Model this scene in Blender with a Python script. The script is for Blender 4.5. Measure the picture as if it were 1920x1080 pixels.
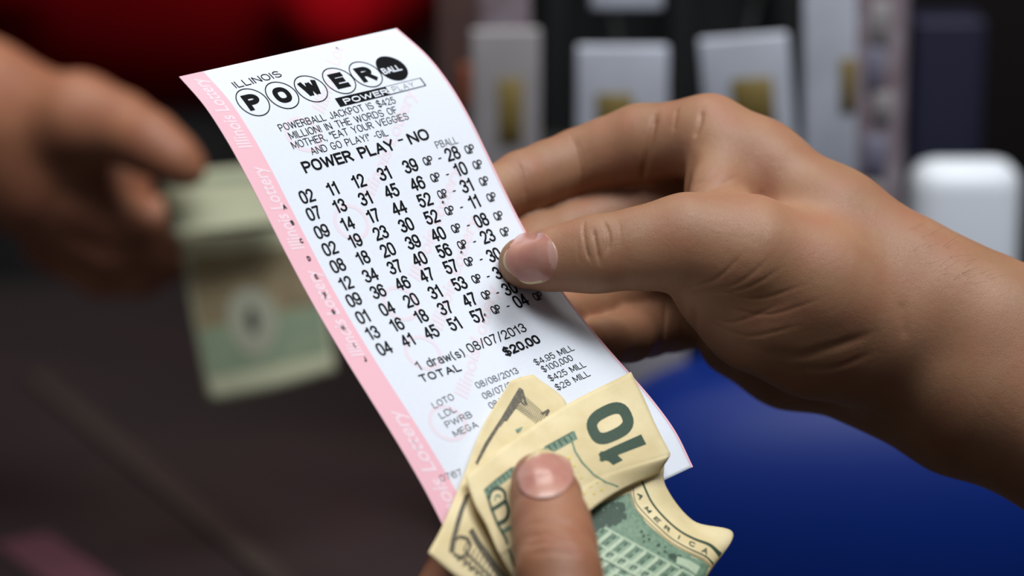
import bpy, bmesh, math, random
import numpy as np
from mathutils import Vector, Matrix, Euler
from mathutils.bvhtree import BVHTree

for o in list(bpy.data.objects):
    bpy.data.objects.remove(o)
C = bpy.context.scene.collection
SC = bpy.context.scene
random.seed(4)
rng = np.random.default_rng(7)

# ------------------------------------------------------------------ camera
PITCH = math.radians(15)
CAM = Vector((0, 0, 1.45))
cd = bpy.data.cameras.new('camera')
cam = bpy.data.objects.new('camera', cd)
C.objects.link(cam)
cam.location = CAM
cam.rotation_euler = (math.pi / 2 - PITCH, 0, 0)
cd.lens = 100
cd.sensor_width = 36
cd.clip_start = 0.02
cd.dof.use_dof = True
cd.dof.focus_distance = 0.826
cd.dof.aperture_fstop = 5.2
SC.camera = cam
CR = Euler((math.pi / 2 - PITCH, 0, 0)).to_matrix()
CRN = np.array(CR)
CAMN = np.array(CAM)

# ------------------------------------------------------------------ world, lights, exposure
SC.view_settings.view_transform = 'Standard'
SC.view_settings.look = 'None'
SC.view_settings.gamma = 1
SC.view_settings.exposure = -0.17
w = bpy.data.worlds.new('world')
SC.world = w
w.use_nodes = True
w.node_tree.nodes['Background'].inputs[0].default_value = (0.7, 0.78, 0.9, 1)
w.node_tree.nodes['Background'].inputs[1].default_value = 0.08


def area(name, loc, target, sx, sy, power, col):
    l = bpy.data.lights.new(name, 'AREA')
    l.shape = 'RECTANGLE'
    l.size, l.size_y = sx, sy
    l.energy = power
    l.color = col
    o = bpy.data.objects.new(name, l)
    C.objects.link(o)
    o.location = loc
    o.rotation_euler = (Vector(target) - Vector(loc)).to_track_quat('-Z', 'Y').to_euler()
    return o


HOLD = (0, 0.8, 1.25)
area('window_daylight', (0.22, 0.45, 2.8), HOLD, 1.1, 0.7, 27, (0.93, 0.97, 1.0))
area('shirt_fill_light', (-0.2, 1.45, 2.6), (-0.2, 1.5, 1.0), 0.9, 0.3, 8.5, (1.0, 0.96, 0.9))  # added fill to brighten the red shirt and far hand, no visible lamp
area('rack_fill_light', (0.6, 0.5, 2.6), (0.3, 1.3, 1.2), 0.8, 0.4, 11, (0.93, 0.96, 1.0))  # extra fill added to lift the packs and tub, not a real fixture

# ------------------------------------------------------------------ coordinates
FPX = 1920 * 100 / 36.0


def P(px, py, d):
    """a point at distance d (mm) along the view axis, in mm about the camera"""
    return np.array([(px - 960) * d / FPX, (540 - py) * d / FPX, -d])


def W(p):
    """mm about the camera -> world metres"""
    p = np.asarray(p, float)
    return p @ CRN.T / 1000.0 + CAMN


def PW(px, py, d):
    return Vector(W(P(px, py, d)))


def spline(keys, vals, t):
    """smooth interpolation (Catmull-Rom / Hermite, uneven keys)"""
    keys = np.asarray(keys, float)
    vals = np.asarray(vals, float)
    t = np.atleast_1d(np.asarray(t, float))
    n = len(keys)
    sl = np.zeros_like(vals)
    for i in range(n):
        a, b = max(0, i - 1), min(n - 1, i + 1)
        sl[i] = (vals[b] - vals[a]) / (keys[b] - keys[a])
    i = np.clip(np.searchsorted(keys, t, side='right') - 1, 0, n - 2)
    h = keys[i + 1] - keys[i]
    s = (t - keys[i]) / h
    if vals.ndim > 1:
        s = s[:, None]
        h = h[:, None]
    s_ = np.clip(s, 0, 1)
    ext = (s - s_) * h
    h00 = 2 * s_**3 - 3 * s_**2 + 1
    h10 = s_**3 - 2 * s_**2 + s_
    h01 = -2 * s_**3 + 3 * s_**2
    h11 = s_**3 - s_**2
    out = h00 * vals[i] + h10 * h * sl[i] + h01 * vals[i + 1] + h11 * h * sl[i + 1]
    return out + ext * np.where(s > 1, sl[i + 1], sl[i])


# ------------------------------------------------------------------ materials
MATS = {}


def lin(c):
    c = c / 255.0
    return c / 12.92 if c <= 0.04045 else ((c + 0.055) / 1.055) ** 2.4


def rgb(r, g, b):
    return (lin(r), lin(g), lin(b), 1)


def mat(name, col, rough=0.6, noise=0.0, scale=40, col2=None, bump=0.0, bscale=300, spec=0.5, sss=0.0, sheen=0.0):
    if name in MATS:
        return MATS[name]
    m = bpy.data.materials.new(name)
    m.use_nodes = True
    nt = m.node_tree
    b = nt.nodes['Principled BSDF']
    b.inputs['Base Color'].default_value = col
    b.inputs['Roughness'].default_value = rough
    b.inputs['Specular IOR Level'].default_value = spec
    tc = nt.nodes.new('ShaderNodeTexCoord')
    if noise or col2:
        n = nt.nodes.new('ShaderNodeTexNoise')
        n.inputs['Scale'].default_value = scale
        n.inputs['Detail'].default_value = 5
        nt.links.new(tc.outputs['Object'], n.inputs['Vector'])
        r = nt.nodes.new('ShaderNodeValToRGB')
        c2 = col2 or tuple(x * (1 - noise) for x in col[:3]) + (1,)
        r.color_ramp.elements[0].color = c2
        r.color_ramp.elements[1].color = col
        r.color_ramp.elements[0].position = 0.35
        r.color_ramp.elements[1].position = 0.65
        nt.links.new(n.outputs['Fac'], r.inputs['Fac'])
        nt.links.new(r.outputs['Color'], b.inputs['Base Color'])
    if bump:
        n2 = nt.nodes.new('ShaderNodeTexNoise')
        n2.inputs['Scale'].default_value = bscale
        n2.inputs['Detail'].default_value = 4
        nt.links.new(tc.outputs['Object'], n2.inputs['Vector'])
        bp = nt.nodes.new('ShaderNodeBump')
        bp.inputs['Strength'].default_value = bump
        bp.inputs['Distance'].default_value = 0.001
        nt.links.new(n2.outputs['Fac'], bp.inputs['Height'])
        nt.links.new(bp.outputs['Normal'], b.inputs['Normal'])
    if sss:
        b.inputs['Subsurface Weight'].default_value = sss
        b.inputs['Subsurface Radius'].default_value = (1, 0.45, 0.25)
        b.inputs['Subsurface Scale'].default_value = 0.003
    if sheen:
        b.inputs['Sheen Weight'].default_value = sheen
    MATS[name] = m
    return m


def skin_mat(name, c1, c2, c3, rough=0.5):
    """skin: two-scale blotches of tone, fine crossing lines as bump"""
    m = bpy.data.materials.new(name)
    m.use_nodes = True
    nt = m.node_tree
    L = nt.links.new
    b = nt.nodes['Principled BSDF']
    tc = nt.nodes.new('ShaderNodeTexCoord')

    def noise(sc, det=4):
        n = nt.nodes.new('ShaderNodeTexNoise')
        n.inputs['Scale'].default_value = sc
        n.inputs['Detail'].default_value = det
        L(tc.outputs['Object'], n.inputs['Vector'])
        return n.outputs['Fac']

    def mixc(fac, a, bcol, lo=0.4, hi=0.62):
        mr = nt.nodes.new('ShaderNodeMapRange')
        mr.inputs[1].default_value = lo
        mr.inputs[2].default_value = hi
        L(fac, mr.inputs[0])
        x = nt.nodes.new('ShaderNodeMix')
        x.data_type = 'RGBA'
        L(mr.outputs[0], x.inputs[0])
        for s, v in ((6, a), (7, bcol)):
            if isinstance(v, tuple):
                x.inputs[s].default_value = v
            else:
                L(v, x.inputs[s])
        return x.outputs[2]
    col = mixc(noise(45), c1, c2)
    col = mixc(noise(90, 3), col, c3, 0.4, 0.95)
    L(col, b.inputs['Base Color'])
    b.inputs['Roughness'].default_value = rough
    b.inputs['Specular IOR Level'].default_value = 0.4
    b.inputs['Subsurface Weight'].default_value = 0.12
    b.inputs['Subsurface Radius'].default_value = (1, 0.4, 0.2)
    b.inputs['Subsurface Scale'].default_value = 0.003
    v = nt.nodes.new('ShaderNodeTexVoronoi')
    v.feature = 'DISTANCE_TO_EDGE'
    v.inputs['Scale'].default_value = 1700
    mp = nt.nodes.new('ShaderNodeMapping')
    mp.inputs['Scale'].default_value = (0.7, 1, 1.5)
    L(tc.outputs['Object'], mp.inputs['Vector'])
    L(mp.outputs[0], v.inputs['Vector'])
    cl = nt.nodes.new('ShaderNodeMath')
    cl.operation = 'MINIMUM'
    cl.inputs[1].default_value = 0.12
    L(v.outputs['Distance'], cl.inputs[0])
    ad = nt.nodes.new('ShaderNodeMath')
    ad.operation = 'MULTIPLY_ADD'
    ad.inputs[1].default_value = 3.0
    L(cl.outputs[0], ad.inputs[0])
    L(noise(500, 4), ad.inputs[2])
    bp = nt.nodes.new('ShaderNodeBump')
    bp.inputs['Strength'].default_value = 0.24
    bp.inputs['Distance'].default_value = 0.0005
    L(ad.outputs[0], bp.inputs['Height'])
    L(bp.outputs['Normal'], b.inputs['Normal'])
    MATS[name] = m
    return m


M_PAPER = mat('ticket_paper', rgb(226, 230, 238), 0.6, 0.02, 900, spec=0.2)
M_PINK = mat('pink_print', rgb(240, 186, 196), 0.6, spec=0.2)
M_PALE = mat('pale_pink_print', rgb(231, 218, 226), 0.6, spec=0.2)
M_WHITEPINK = mat('white_pink_lettering', rgb(242, 214, 221), 0.6, spec=0.2)
M_INK = mat('thermal_black_ink', rgb(20, 20, 22), 0.8, spec=0.1)
M_GREYINK = mat('thermal_grey_ink', rgb(66, 66, 70), 0.8, spec=0.1)
M_BILL = mat('banknote_paper', rgb(231, 213, 168), 0.7, 0.1, 90, rgb(217, 197, 148), bump=0.15, bscale=250)
M_GREEN = mat('green_intaglio_ink', rgb(48, 74, 54), 0.6, 0.25, 1500)
M_GREENMID = mat('mid_green_ink', rgb(122, 148, 122), 0.6, 0.3, 900, rgb(92, 122, 98))
M_GREENLT = mat('light_green_ink', rgb(180, 196, 166), 0.6, 0.15, 1200)
M_BLACKINK = mat('black_intaglio_ink', rgb(62, 58, 48), 0.6, 0.3, 1500, rgb(110, 100, 78))
M_TAN = mat('tan_print', rgb(170, 146, 100), 0.6)
M_YELLOW = mat('yellow_print', rgb(228, 204, 110), 0.6)
M_SKIN = skin_mat('tan_skin', rgb(160, 117, 88), rgb(146, 106, 76), rgb(164, 108, 84))
M_SKIN2 = skin_mat('thumb_skin', rgb(160, 110, 82), rgb(146, 98, 70), rgb(162, 98, 76), 0.45)
M_SKINB = skin_mat('far_skin', rgb(166, 110, 80), rgb(150, 96, 68), rgb(160, 98, 74))
M_NAIL = mat('nail_plate', rgb(190, 140, 122), 0.25, 0.12, 160, rgb(180, 122, 110), sss=0.1)
M_NAILTIP = mat('nail_free_edge', rgb(206, 186, 138), 0.3)
M_LUNULA = mat('nail_lunula', rgb(194, 150, 136), 0.25)
M_RED = mat('red_cloth', rgb(140, 3, 13), 0.9, 0.2, 12, spec=0.05)
M_BLACKCLOTH = mat('black_cloth', rgb(22, 20, 20), 0.9, 0.2, 60)
M_COUNTER = mat('dark_counter', rgb(44, 32, 33), 0.5, 0.25, 7, rgb(34, 28, 27))
M_STRIP = mat('brown_trim', rgb(58, 48, 42), 0.5, 0.1, 20)
M_PINKSLIP = mat('dull_pink_paper', rgb(88, 48, 58), 0.7)
M_RACK = mat('black_rack_plastic', rgb(20, 22, 21), 0.6, 0.1, 30)
M_PACK = mat('white_pack_film', rgb(196, 200, 212), 0.45, 0.1, 25, rgb(176, 178, 188))
M_PACKGREY = mat('grey_pack_film', rgb(158, 152, 152), 0.5, 0.15, 30)
M_GOLD = mat('gold_print', rgb(132, 110, 56), 0.6, 0.2, 60, rgb(112, 96, 46))
M_ORANGE = mat('orange_print', rgb(190, 98, 54), 0.5)
M_MAUVE = mat('mauve_print', rgb(150, 138, 146), 0.6, 0.3, 70, rgb(112, 92, 96))
M_MAUVE2 = mat('blue_grey_print', rgb(128, 126, 146), 0.6, 0.3, 70)
M_NAVY = mat('navy_print', rgb(15, 14, 44), 0.6)
M_BLUE = mat('royal_blue_plastic', rgb(4, 36, 112), 0.5, 0.05, 5, spec=0.2)
M_WHITE = mat('white_plastic', rgb(226, 230, 236), 0.4)
M_WALL = mat('dark_wall_paint', rgb(46, 40, 38), 0.8, 0.15, 3)
M_FLOOR = mat('floor_vinyl', rgb(70, 62, 58), 0.6, 0.2, 5)
M_HAIR = mat('arm_hair', rgb(40, 26, 20), 0.5)


# ------------------------------------------------------------------ objects
def link(name, verts, faces, mats, fm=None, parent=None, smooth=True):
    me = bpy.data.meshes.new(name)
    me.from_pydata([tuple(v) for v in verts], [], [tuple(int(i) for i in f) for f in faces])
    for m in (mats if isinstance(mats, (list, tuple)) else [mats]):
        me.materials.append(m)
    if fm is not None:
        me.polygons.foreach_set('material_index', np.asarray(fm, dtype=np.int32))
    if smooth:
        me.polygons.foreach_set('use_smooth', np.ones(len(me.polygons), dtype=bool))
    me.update()
    o = bpy.data.objects.new(name, me)
    C.objects.link(o)
    if parent:
        o.parent = parent
        o.matrix_parent_inverse = parent.matrix_basis.inverted()
    return o


def tag(o, label, cat=None, group=None, kind=None):
    o['label'] = label
    if cat:
        o['category'] = cat
    if group:
        o['group'] = group
    if kind:
        o['kind'] = kind
    return o


def struct(o, label=None):
    o['kind'] = 'structure'
    if label:
        o['label'] = label
    return o


def empty(name, loc=(0, 0, 0)):
    o = bpy.data.objects.new(name, None)
    o.empty_display_size = 0.02
    C.objects.link(o)
    o.location = loc
    return o


def box_mesh(name, size, bevel, mats, seg=3, parent=None, loc=(0, 0, 0), rot=(0, 0, 0), taper=1.0):
    bm = bmesh.new()
    bmesh.ops.create_cube(bm, size=1)
    for v in bm.verts:
        t = taper if v.co.z < 0 else 1
        v.co = Vector((v.co.x * size[0] * t, v.co.y * size[1] * t, v.co.z * size[2]))
    if bevel:
        bmesh.ops.bevel(bm, geom=list(bm.edges), offset=bevel, segments=seg, affect='EDGES', profile=0.5)
    me = bpy.data.meshes.new(name)
    bm.to_mesh(me)
    bm.free()
    for m in (mats if isinstance(mats, (list, tuple)) else [mats]):
        me.materials.append(m)
    me.polygons.foreach_set('use_smooth', np.ones(len(me.polygons), dtype=bool))
    o = bpy.data.objects.new(name, me)
    C.objects.link(o)
    o.location = loc
    o.rotation_euler = rot
    if parent:
        o.parent = parent
    return o


# ------------------------------------------------------------------ stroke lettering
def arc(cx, cy, rx, ry, a0, a1, n=10, e=2.0):
    out = []
    for i in range(n + 1):
        a = math.radians(a0 + (a1 - a0) * i / n)
        c, s = math.cos(a), math.sin(a)
        out.append((cx + rx * math.copysign(abs(c) ** (2 / e), c), cy + ry * math.copysign(abs(s) ** (2 / e), s)))
    return out


def loop(cx, cy, rx, ry, e=2.5, n=28):
    return arc(cx, cy, rx, ry, 0, 360, n, e)


G = {}
G['0'] = (.5, [loop(.25, .5, .25, .5, 2.7)])
G['1'] = (.36, [[(.02, .78), (.16, .83), (.26, .97), (.27, 1)], [(.27, 1), (.27, 0)]])
G['2'] = (.5, [arc(.25, .73, .24, .27, 175, -25, 12) + [(.3, .36), (.06, .12), (0, 0)], [(0, 0), (.5, 0)]])
G['3'] = (.5, [arc(.24, .75, .23, .25, 165, -85, 12), arc(.24, .27, .26, .27, 85, -165, 12)])
G['4'] = (.52, [[(.38, 0), (.38, 1), (0, .3), (0, .26), (.52, .26)]])
G['5'] = (.5, [[(.46, 1), (.08, 1), (.04, .5)] + arc(.24, .33, .26, .33, 140, -160, 14)])
G['6'] = (.5, [loop(.25, .31, .25, .31, 2.3, 24), arc(.27, .62, .27, .38, 195, 30, 12)])
G['7'] = (.48, [[(0, 1), (.48, 1), (.3, .6), (.18, .25), (.15, 0)]])
G['8'] = (.5, [loop(.25, .76, .22, .24, 2.2, 22), loop(.25, .27, .25, .27, 2.2, 22)])
G['9'] = (.5, [loop(.25, .69, .25, .31, 2.3, 24), arc(.23, .38, .27, .38, 15, -150, 12)])
G['A'] = (.62, [[(0, 0), (.31, 1), (.62, 0)], [(.12, .33), (.5, .33)]])
G['B'] = (.52, [[(0, 0), (0, 1), (.26, 1)] + arc(.26, .76, .22, .24, 90, -90, 8), [(.0, .52), (.28, .52)] + arc(.28, .26, .24, .26, 90, -90, 8) + [(0, 0)]])
G['C'] = (.56, [arc(.28, .5, .28, .5, 38, 322, 18, 2.5)])
G['D'] = (.56, [[(0, 0), (0, 1), (.24, 1)] + arc(.24, .5, .32, .5, 90, -90, 14, 2.3) + [(0, 0)]])
G['E'] = (.46, [[(.46, 1), (0, 1), (0, 0), (.46, 0)], [(0, .52), (.4, .52)]])
G['F'] = (.44, [[(.44, 1), (0, 1), (0, 0)], [(0, .5), (.38, .5)]])
G['G'] = (.58, [arc(.28, .5, .28, .5, 38, 330, 18, 2.5) + [(.57, .46), (.32, .46)]])
G['H'] = (.56, [[(0, 0), (0, 1)], [(.56, 0), (.56, 1)], [(0, .52), (.56, .52)]])
G['I'] = (.02, [[(0.01, 0), (0.01, 1)]])
G['J'] = (.42, [[(.42, 1), (.42, .3)] + arc(.21, .25, .21, .25, 0, -170, 10)])
G['K'] = (.54, [[(0, 0), (0, 1)], [(.52, 1), (.0, .42)], [(.17, .6), (.54, 0)]])
G['L'] = (.44, [[(0, 1), (0, 0), (.44, 0)]])
G['M'] = (.68, [[(0, 0), (0, 1), (.34, .12), (.68, 1), (.68, 0)]])
G['N'] = (.56, [[(0, 0), (0, 1), (.56, 0), (.56, 1)]])
G['O'] = (.6, [loop(.3, .5, .3, .5, 2.4)])
G['P'] = (.5, [[(0, 0), (0, 1), (.25, 1)] + arc(.25, .73, .25, .27, 90, -90, 10) + [(0, .46)]])
G['Q'] = (.6, [loop(.3, .5, .3, .5, 2.4), [(.34, .25), (.6, -.04)]])
G['R'] = (.54, [[(0, 0), (0, 1), (.27, 1)] + arc(.27, .75, .23, .25, 90, -90, 10) + [(0, .5)], [(.28, .5), (.54, 0)]])
G['S'] = (.54, [arc(.27, .75, .25, .25, 25, 240, 12) + arc(.27, .26, .27, .26, 70, -160, 14)])
G['T'] = (.54, [[(0, 1), (.54, 1)], [(.27, 1), (.27, 0)]])
G['U'] = (.56, [[(0, 1), (0, .35)] + arc(.28, .32, .28, .32, 180, 360, 14) + [(.56, 1)]])
G['V'] = (.58, [[(0, 1), (.29, 0), (.58, 1)]])
G['W'] = (.86, [[(0, 1), (.21, 0), (.43, .95), (.65, 0), (.86, 1)]])
G['X'] = (.54, [[(0, 0), (.54, 1)], [(0, 1), (.54, 0)]])
G['Y'] = (.58, [[(0, 1), (.29, .45), (.58, 1)], [(.29, .45), (.29, 0)]])
G['Z'] = (.5, [[(0, 1), (.5, 1), (0, 0), (.5, 0)]])
G['d'] = (.42, [loop(.2, .35, .2, .35, 2.3, 20), [(.42, 1), (.42, 0)]])
G['r'] = (.26, [[(0, .7), (0, 0)], arc(.2, .42, .2, .28, 180, 70, 8)])
G['a'] = (.4, [arc(.2, .5, .19, .2, 160, 0, 8) + [(.39, .0)], loop(.19, .21, .19, .21, 2.2, 18)])
G['w'] = (.58, [[(0, .7), (.14, 0), (.29, .66), (.44, 0), (.58, .7)]])
G['s'] = (.36, [arc(.18, .53, .17, .17, 25, 240, 8) + arc(.18, .18, .18, .18, 70, -160, 10)])
G['('] = (.18, [arc(.3, .42, .3, .68, 130, 230, 10)])
G[')'] = (.18, [arc(-.12, .42, .3, .68, 50, -50, 10)])
G['-'] = (.22, [[(0, .4), (.22, .4)]])
G['/'] = (.34, [[(0, -.05), (.34, 1.05)]])
G['.'] = (.04, [[(.02, -.04), (.02, .08)]])
G[','] = (.06, [[(.04, .08), (.0, -.14)]])
G['!'] = (.04, [[(.02, 1), (.02, .3)], [(.02, .1), (.02, -.02)]])
G['"'] = (.16, [[(.0, 1), (.0, .7)], [(.16, 1), (.16, .7)]])
G['$'] = (.54, G['S'][1] + [[(.27, 1.12), (.27, -.12)]])
G[' '] = (.3, [])


def stroke_strip(pts, hw):
    """ribbons of half width hw along 2-D pts, mitred; split at sharp corners"""
    p = [np.array(q, float) for q in pts]
    p = [q for i, q in enumerate(p) if i == 0 or np.linalg.norm(q - p[i - 1]) > 1e-6]
    runs, cur = [], [p[0]]
    for i in range(1, len(p)):
        cur.append(p[i])
        if i < len(p) - 1:
            a = p[i] - p[i - 1]
            b = p[i + 1] - p[i]
            if np.dot(a, b) < -.3 * np.linalg.norm(a) * np.linalg.norm(b):
                cur[-1] = p[i] + a / np.linalg.norm(a) * hw * .35
                runs.append(cur)
                cur = [p[i] - b / np.linalg.norm(b) * hw * .35]
    runs.append(cur)
    V, F = [], []
    for k, r in enumerate(runs):
        v, f = stroke_run(r, hw, (.9 if k == 0 else 0, .9 if k == len(runs) - 1 else 0))
        F += [tuple(i + len(V) for i in q) for q in f]
        V += v
    return V, F


def stroke_run(pts, hw, cap=(0, 0)):
    p = [np.array(pts[0], float)]
    for q in pts[1:]:
        q = np.array(q, float)
        if np.linalg.norm(q - p[-1]) > 1e-6:
            p.append(q)
    p = np.array(p)
    closed = np.linalg.norm(p[0] - p[-1]) < 1e-6
    if closed:
        p = p[:-1]
    n = len(p)
    V, F = [], []
    for i in range(n):
        a = p[i - 1] if (i > 0 or closed) else None
        b = p[(i + 1) % n] if (i < n - 1 or closed) else None
        d1 = (p[i] - a) / np.linalg.norm(p[i] - a) if a is not None else None
        d2 = (b - p[i]) / np.linalg.norm(b - p[i]) if b is not None else None
        if d1 is None:
            d1 = d2
        if d2 is None:
            d2 = d1
        if a is None and b is not None:
            p[i] = p[i] - d2 * hw * cap[0]
        if b is None and a is not None:
            p[i] = p[i] + d1 * hw * cap[1]
        n1 = np.array([-d1[1], d1[0]])
        n2 = np.array([-d2[1], d2[0]])
        m = n1 + n2
        L = np.linalg.norm(m)
        m = n1 if L < 1e-4 else m / L
        k = 1 / max(0.45, float(np.dot(m, n1)))
        V += [p[i] + m * hw * k, p[i] - m * hw * k]
    for i in range(n - 1 + (1 if closed else 0)):
        j = (i + 1) % n
        F.append((2 * i, 2 * i + 1, 2 * j + 1, 2 * j))
    return V, F


def text_layout(s, track=.16, wide=1.0):
    """list of strokes with text laid out from x=0, cap height 1; returns strokes, width"""
    x = 0
    out = []
    for ch in s:
        gw, st = G[ch]
        for q in st:
            out.append([(x + a * wide, b) for a, b in q])
        x += gw * wide + track
    return out, x - track


# ------------------------------------------------------------------ sheets of paper
class Sheet:
    """smooth sheet through a grid of control points (mm about the camera); prints are laid on its face"""

    def __init__(s, ctrl, uk=None, vk=None, wid=82.0, length=164.0):
        s.c = np.asarray(ctrl, float)            # [v][u][3]
        nv, nu = s.c.shape[:2]
        s.uk = np.linspace(0, 1, nu) if uk is None else np.asarray(uk)
        s.vk = np.linspace(0, 1, nv) if vk is None else np.asarray(vk)
        s.wid, s.len = wid, length
        s.P, s.F, s.fm, s.mats = [], [], [], []
        s.rip = None

    def ev(s, u, v):
        u = np.atleast_1d(np.asarray(u, float))
        v = np.atleast_1d(np.asarray(v, float))
        rows = np.stack([spline(s.uk, r, u) for r in s.c], 0)      # nv, N, 3
        nv, N = rows.shape[:2]
        if nv == 2:
            t = ((v - s.vk[0]) / (s.vk[1] - s.vk[0]))[:, None]
            out = rows[0] * (1 - t) + rows[1] * t
        else:
            sl = np.zeros_like(rows)
            for i in range(nv):
                a, b = max(0, i - 1), min(nv - 1, i + 1)
                sl[i] = (rows[b] - rows[a]) / (s.vk[b] - s.vk[a])
            i = np.clip(np.searchsorted(s.vk, v, side='right') - 1, 0, nv - 2)
            h = (s.vk[i + 1] - s.vk[i])[:, None]
            tt = (v - s.vk[i])[:, None] / h
            t = np.clip(tt, 0, 1)
            k = np.arange(N)
            out = ((2 * t**3 - 3 * t**2 + 1) * rows[i, k] + (t**3 - 2 * t**2 + t) * h * sl[i, k]
                   + (-2 * t**3 + 3 * t**2) * rows[i + 1, k] + (t**3 - t**2) * h * sl[i + 1, k])
            out = out + (tt - t) * h * np.where(tt > 1, sl[i + 1, k], sl[i, k])
        if s.rip is not None:
            out = out + s.rip(u, v)
        return out

    def normal(s, u, v):
        e = 1e-3
        a = s.ev(np.asarray(u) + e, v) - s.ev(np.asarray(u) - e, v)
        b = s.ev(u, np.asarray(v) + e) - s.ev(u, np.asarray(v) - e)
        n = np.cross(b, a)
        n /= np.linalg.norm(n, axis=1)[:, None] + 1e-12
        c = s.ev(u, v)
        n *= -np.sign(np.sum(n * c, axis=1))[:, None]              # towards the viewer's side
        return n

    def pix(s, u, v):
        p = s.ev(u, v)
        return np.stack([960 + p[:, 0] / -p[:, 2] * FPX, 540 - p[:, 1] / -p[:, 2] * FPX], 1)

    def inv(s, px, py, u0=.5, v0=.5):
        x = np.array([u0, v0], float)
        for _ in range(30):
            f = s.pix(x[0], x[1])[0] - (px, py)
            e = 1e-4
            J = np.stack([(s.pix(x[0] + e, x[1])[0] - s.pix(x[0], x[1])[0]) / e,
                          (s.pix(x[0], x[1] + e)[0] - s.pix(x[0], x[1])[0]) / e], 1)
            try:
                st = np.linalg.solve(J, f)
            except np.linalg.LinAlgError:
                break
            x -= np.clip(st, -.3, .3)
            if np.abs(f).max() < .02:
                break
        return x

    def mi(s, m):
        if m not in s.mats:
            s.mats.append(m)
        return s.mats.index(m)

    def add(s, UV, F, m, lift):
        UV = np.asarray(UV, float)
        p = s.ev(UV[:, 0], UV[:, 1]) + s.normal(UV[:, 0], UV[:, 1]) * lift
        k = sum(len(q) for q in s.P)
        s.P.append(p)
        s.F += [tuple(i + k for i in f) for f in F]
        s.fm += [s.mi(m)] * len(F)

    def paper(s, nu, nv, m, thick=.14, cut=None):
        u = np.linspace(0, 1, nu + 1)
        v = np.linspace(0, 1, nv + 1)
        UU, VV = np.meshgrid(u, v)
        UV = np.stack([UU.ravel(), VV.ravel()], 1)
        if cut is not None:
            UV = cut(UV)
        idx = np.arange((nu + 1) * (nv + 1)).reshape(nv + 1, nu + 1)
        F = [(idx[j, i], idx[j + 1, i], idx[j + 1, i + 1], idx[j, i + 1]) for j in range(nv) for i in range(nu)]
        n0 = len(UV)
        FB = [tuple(n0 + q for q in reversed(f)) for f in F]
        rim = list(idx[0, :]) + list(idx[1:, -1]) + list(idx[-1, -2::-1]) + list(idx[-2:0:-1, 0])
        FR = [(rim[k], rim[(k + 1) % len(rim)], rim[(k + 1) % len(rim)] + n0, rim[k] + n0) for k in range(len(rim))]
        p = s.ev(UV[:, 0], UV[:, 1])
        nn = s.normal(UV[:, 0], UV[:, 1])
        k = sum(len(q) for q in s.P)
        s.P += [p, p - nn * thick]
        s.F += [tuple(i + k for i in f) for f in F + FB + FR]
        s.fm += [s.mi(m)] * (len(F) + len(FB) + len(FR))

    def uv2mm(s, uv):
        return np.array([uv[0] * s.wid, uv[1] * s.len])

    def strokes(s, sts, origin, ex, ey, hw, m, lift=.1):
        """2-D strokes (x right, y up) placed with mm-space origin and axis vectors"""
        for q in sts:
            pts = [origin + ex * a + ey * b for a, b in q]
            # refine long pieces so print follows the curl
            ref = [pts[0]]
            for b in pts[1:]:
                n = max(1, int(np.linalg.norm(b - ref[-1]) / 1.6))
                a = ref[-1]
                for k in range(1, n + 1):
                    ref.append(a + (b - a) * k / n)
            V, F = stroke_strip(ref, hw)
            UV = [(v[0] / s.wid, v[1] / s.len) for v in V]
            s.add(UV, F, m, lift)

    def line(s, txt, p0, p1, hpx, m, wt=.12, track=.16, lift=.1, wide=1.0, turn=False):
        """one line of print: baseline from photo point p0 to p1, capitals hpx tall, stroke weight wt of the height"""
        a = s.uv2mm(s.inv(*p0))
        b = s.uv2mm(s.inv(*p1))
        st, wd = text_layout(txt, track, wide)
        uva = (a + b) / 2 / np.array([s.wid, s.len])
        e = 1e-3
        dv = np.linalg.norm(s.pix(uva[0], uva[1] + e)[0] - s.pix(uva[0], uva[1])[0]) / e
        hm = hpx / dv * s.len
        ex = (b - a) / wd
        ey = np.array([0, -hm * (1 - wt)])
        if turn:                                   # lettering turned on the sheet: square to its own baseline
            du = np.linalg.norm(s.pix(uva[0] + e, uva[1])[0] - s.pix(uva[0], uva[1])[0]) / e / s.wid
            hm = hpx / math.sqrt(du * dv / s.len)
            n = np.array([ex[1], -ex[0]])
            ey = n / np.linalg.norm(n) * hm * (1 - wt)
        s.strokes(st, a, ex, ey, wt * hm / 2, m, lift)
        return hm

    def poly(s, pts, m, lift=.1):
        """convex polygon of photo points, printed"""
        UV = [s.inv(*q) for q in pts]
        s.add(UV, [tuple(range(len(UV)))], m, lift)

    def polyuv(s, UV, m, lift=.1):
        s.add(UV, [tuple(range(len(UV)))], m, lift)

    def band(s, pts, wpx, m, lift=.1):
        """printed line along photo points, wpx wide"""
        mm = [s.uv2mm(s.inv(*q)) for q in pts]
        e = 1e-3
        uv = s.inv(*pts[len(pts) // 2])
        du = np.linalg.norm(s.pix(uv[0] + e, uv[1])[0] - s.pix(uv[0], uv[1])[0]) / e / s.wid
        dv = np.linalg.norm(s.pix(uv[0], uv[1] + e)[0] - s.pix(uv[0], uv[1])[0]) / e / s.len
        V, F = stroke_strip(mm, wpx / math.sqrt(du * dv) / 2)
        s.add([(v[0] / s.wid, v[1] / s.len) for v in V], F, m, lift)

    def build(s, name, parent=None):
        V = W(np.concatenate(s.P, 0))
        o = link(name, V, s.F, s.mats, s.fm, parent)
        s.P, s.F, s.fm, s.mats = [], [], [], []
        return o


# ------------------------------------------------------------------ smooth bodies: distance fields meshed with surface nets
def smin(a, b, k):
    if k <= 0:
        return np.minimum(a, b)
    h = np.clip(0.5 + 0.5 * (b - a) / k, 0, 1)
    return b * (1 - h) + a * h - k * h * (1 - h)


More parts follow.
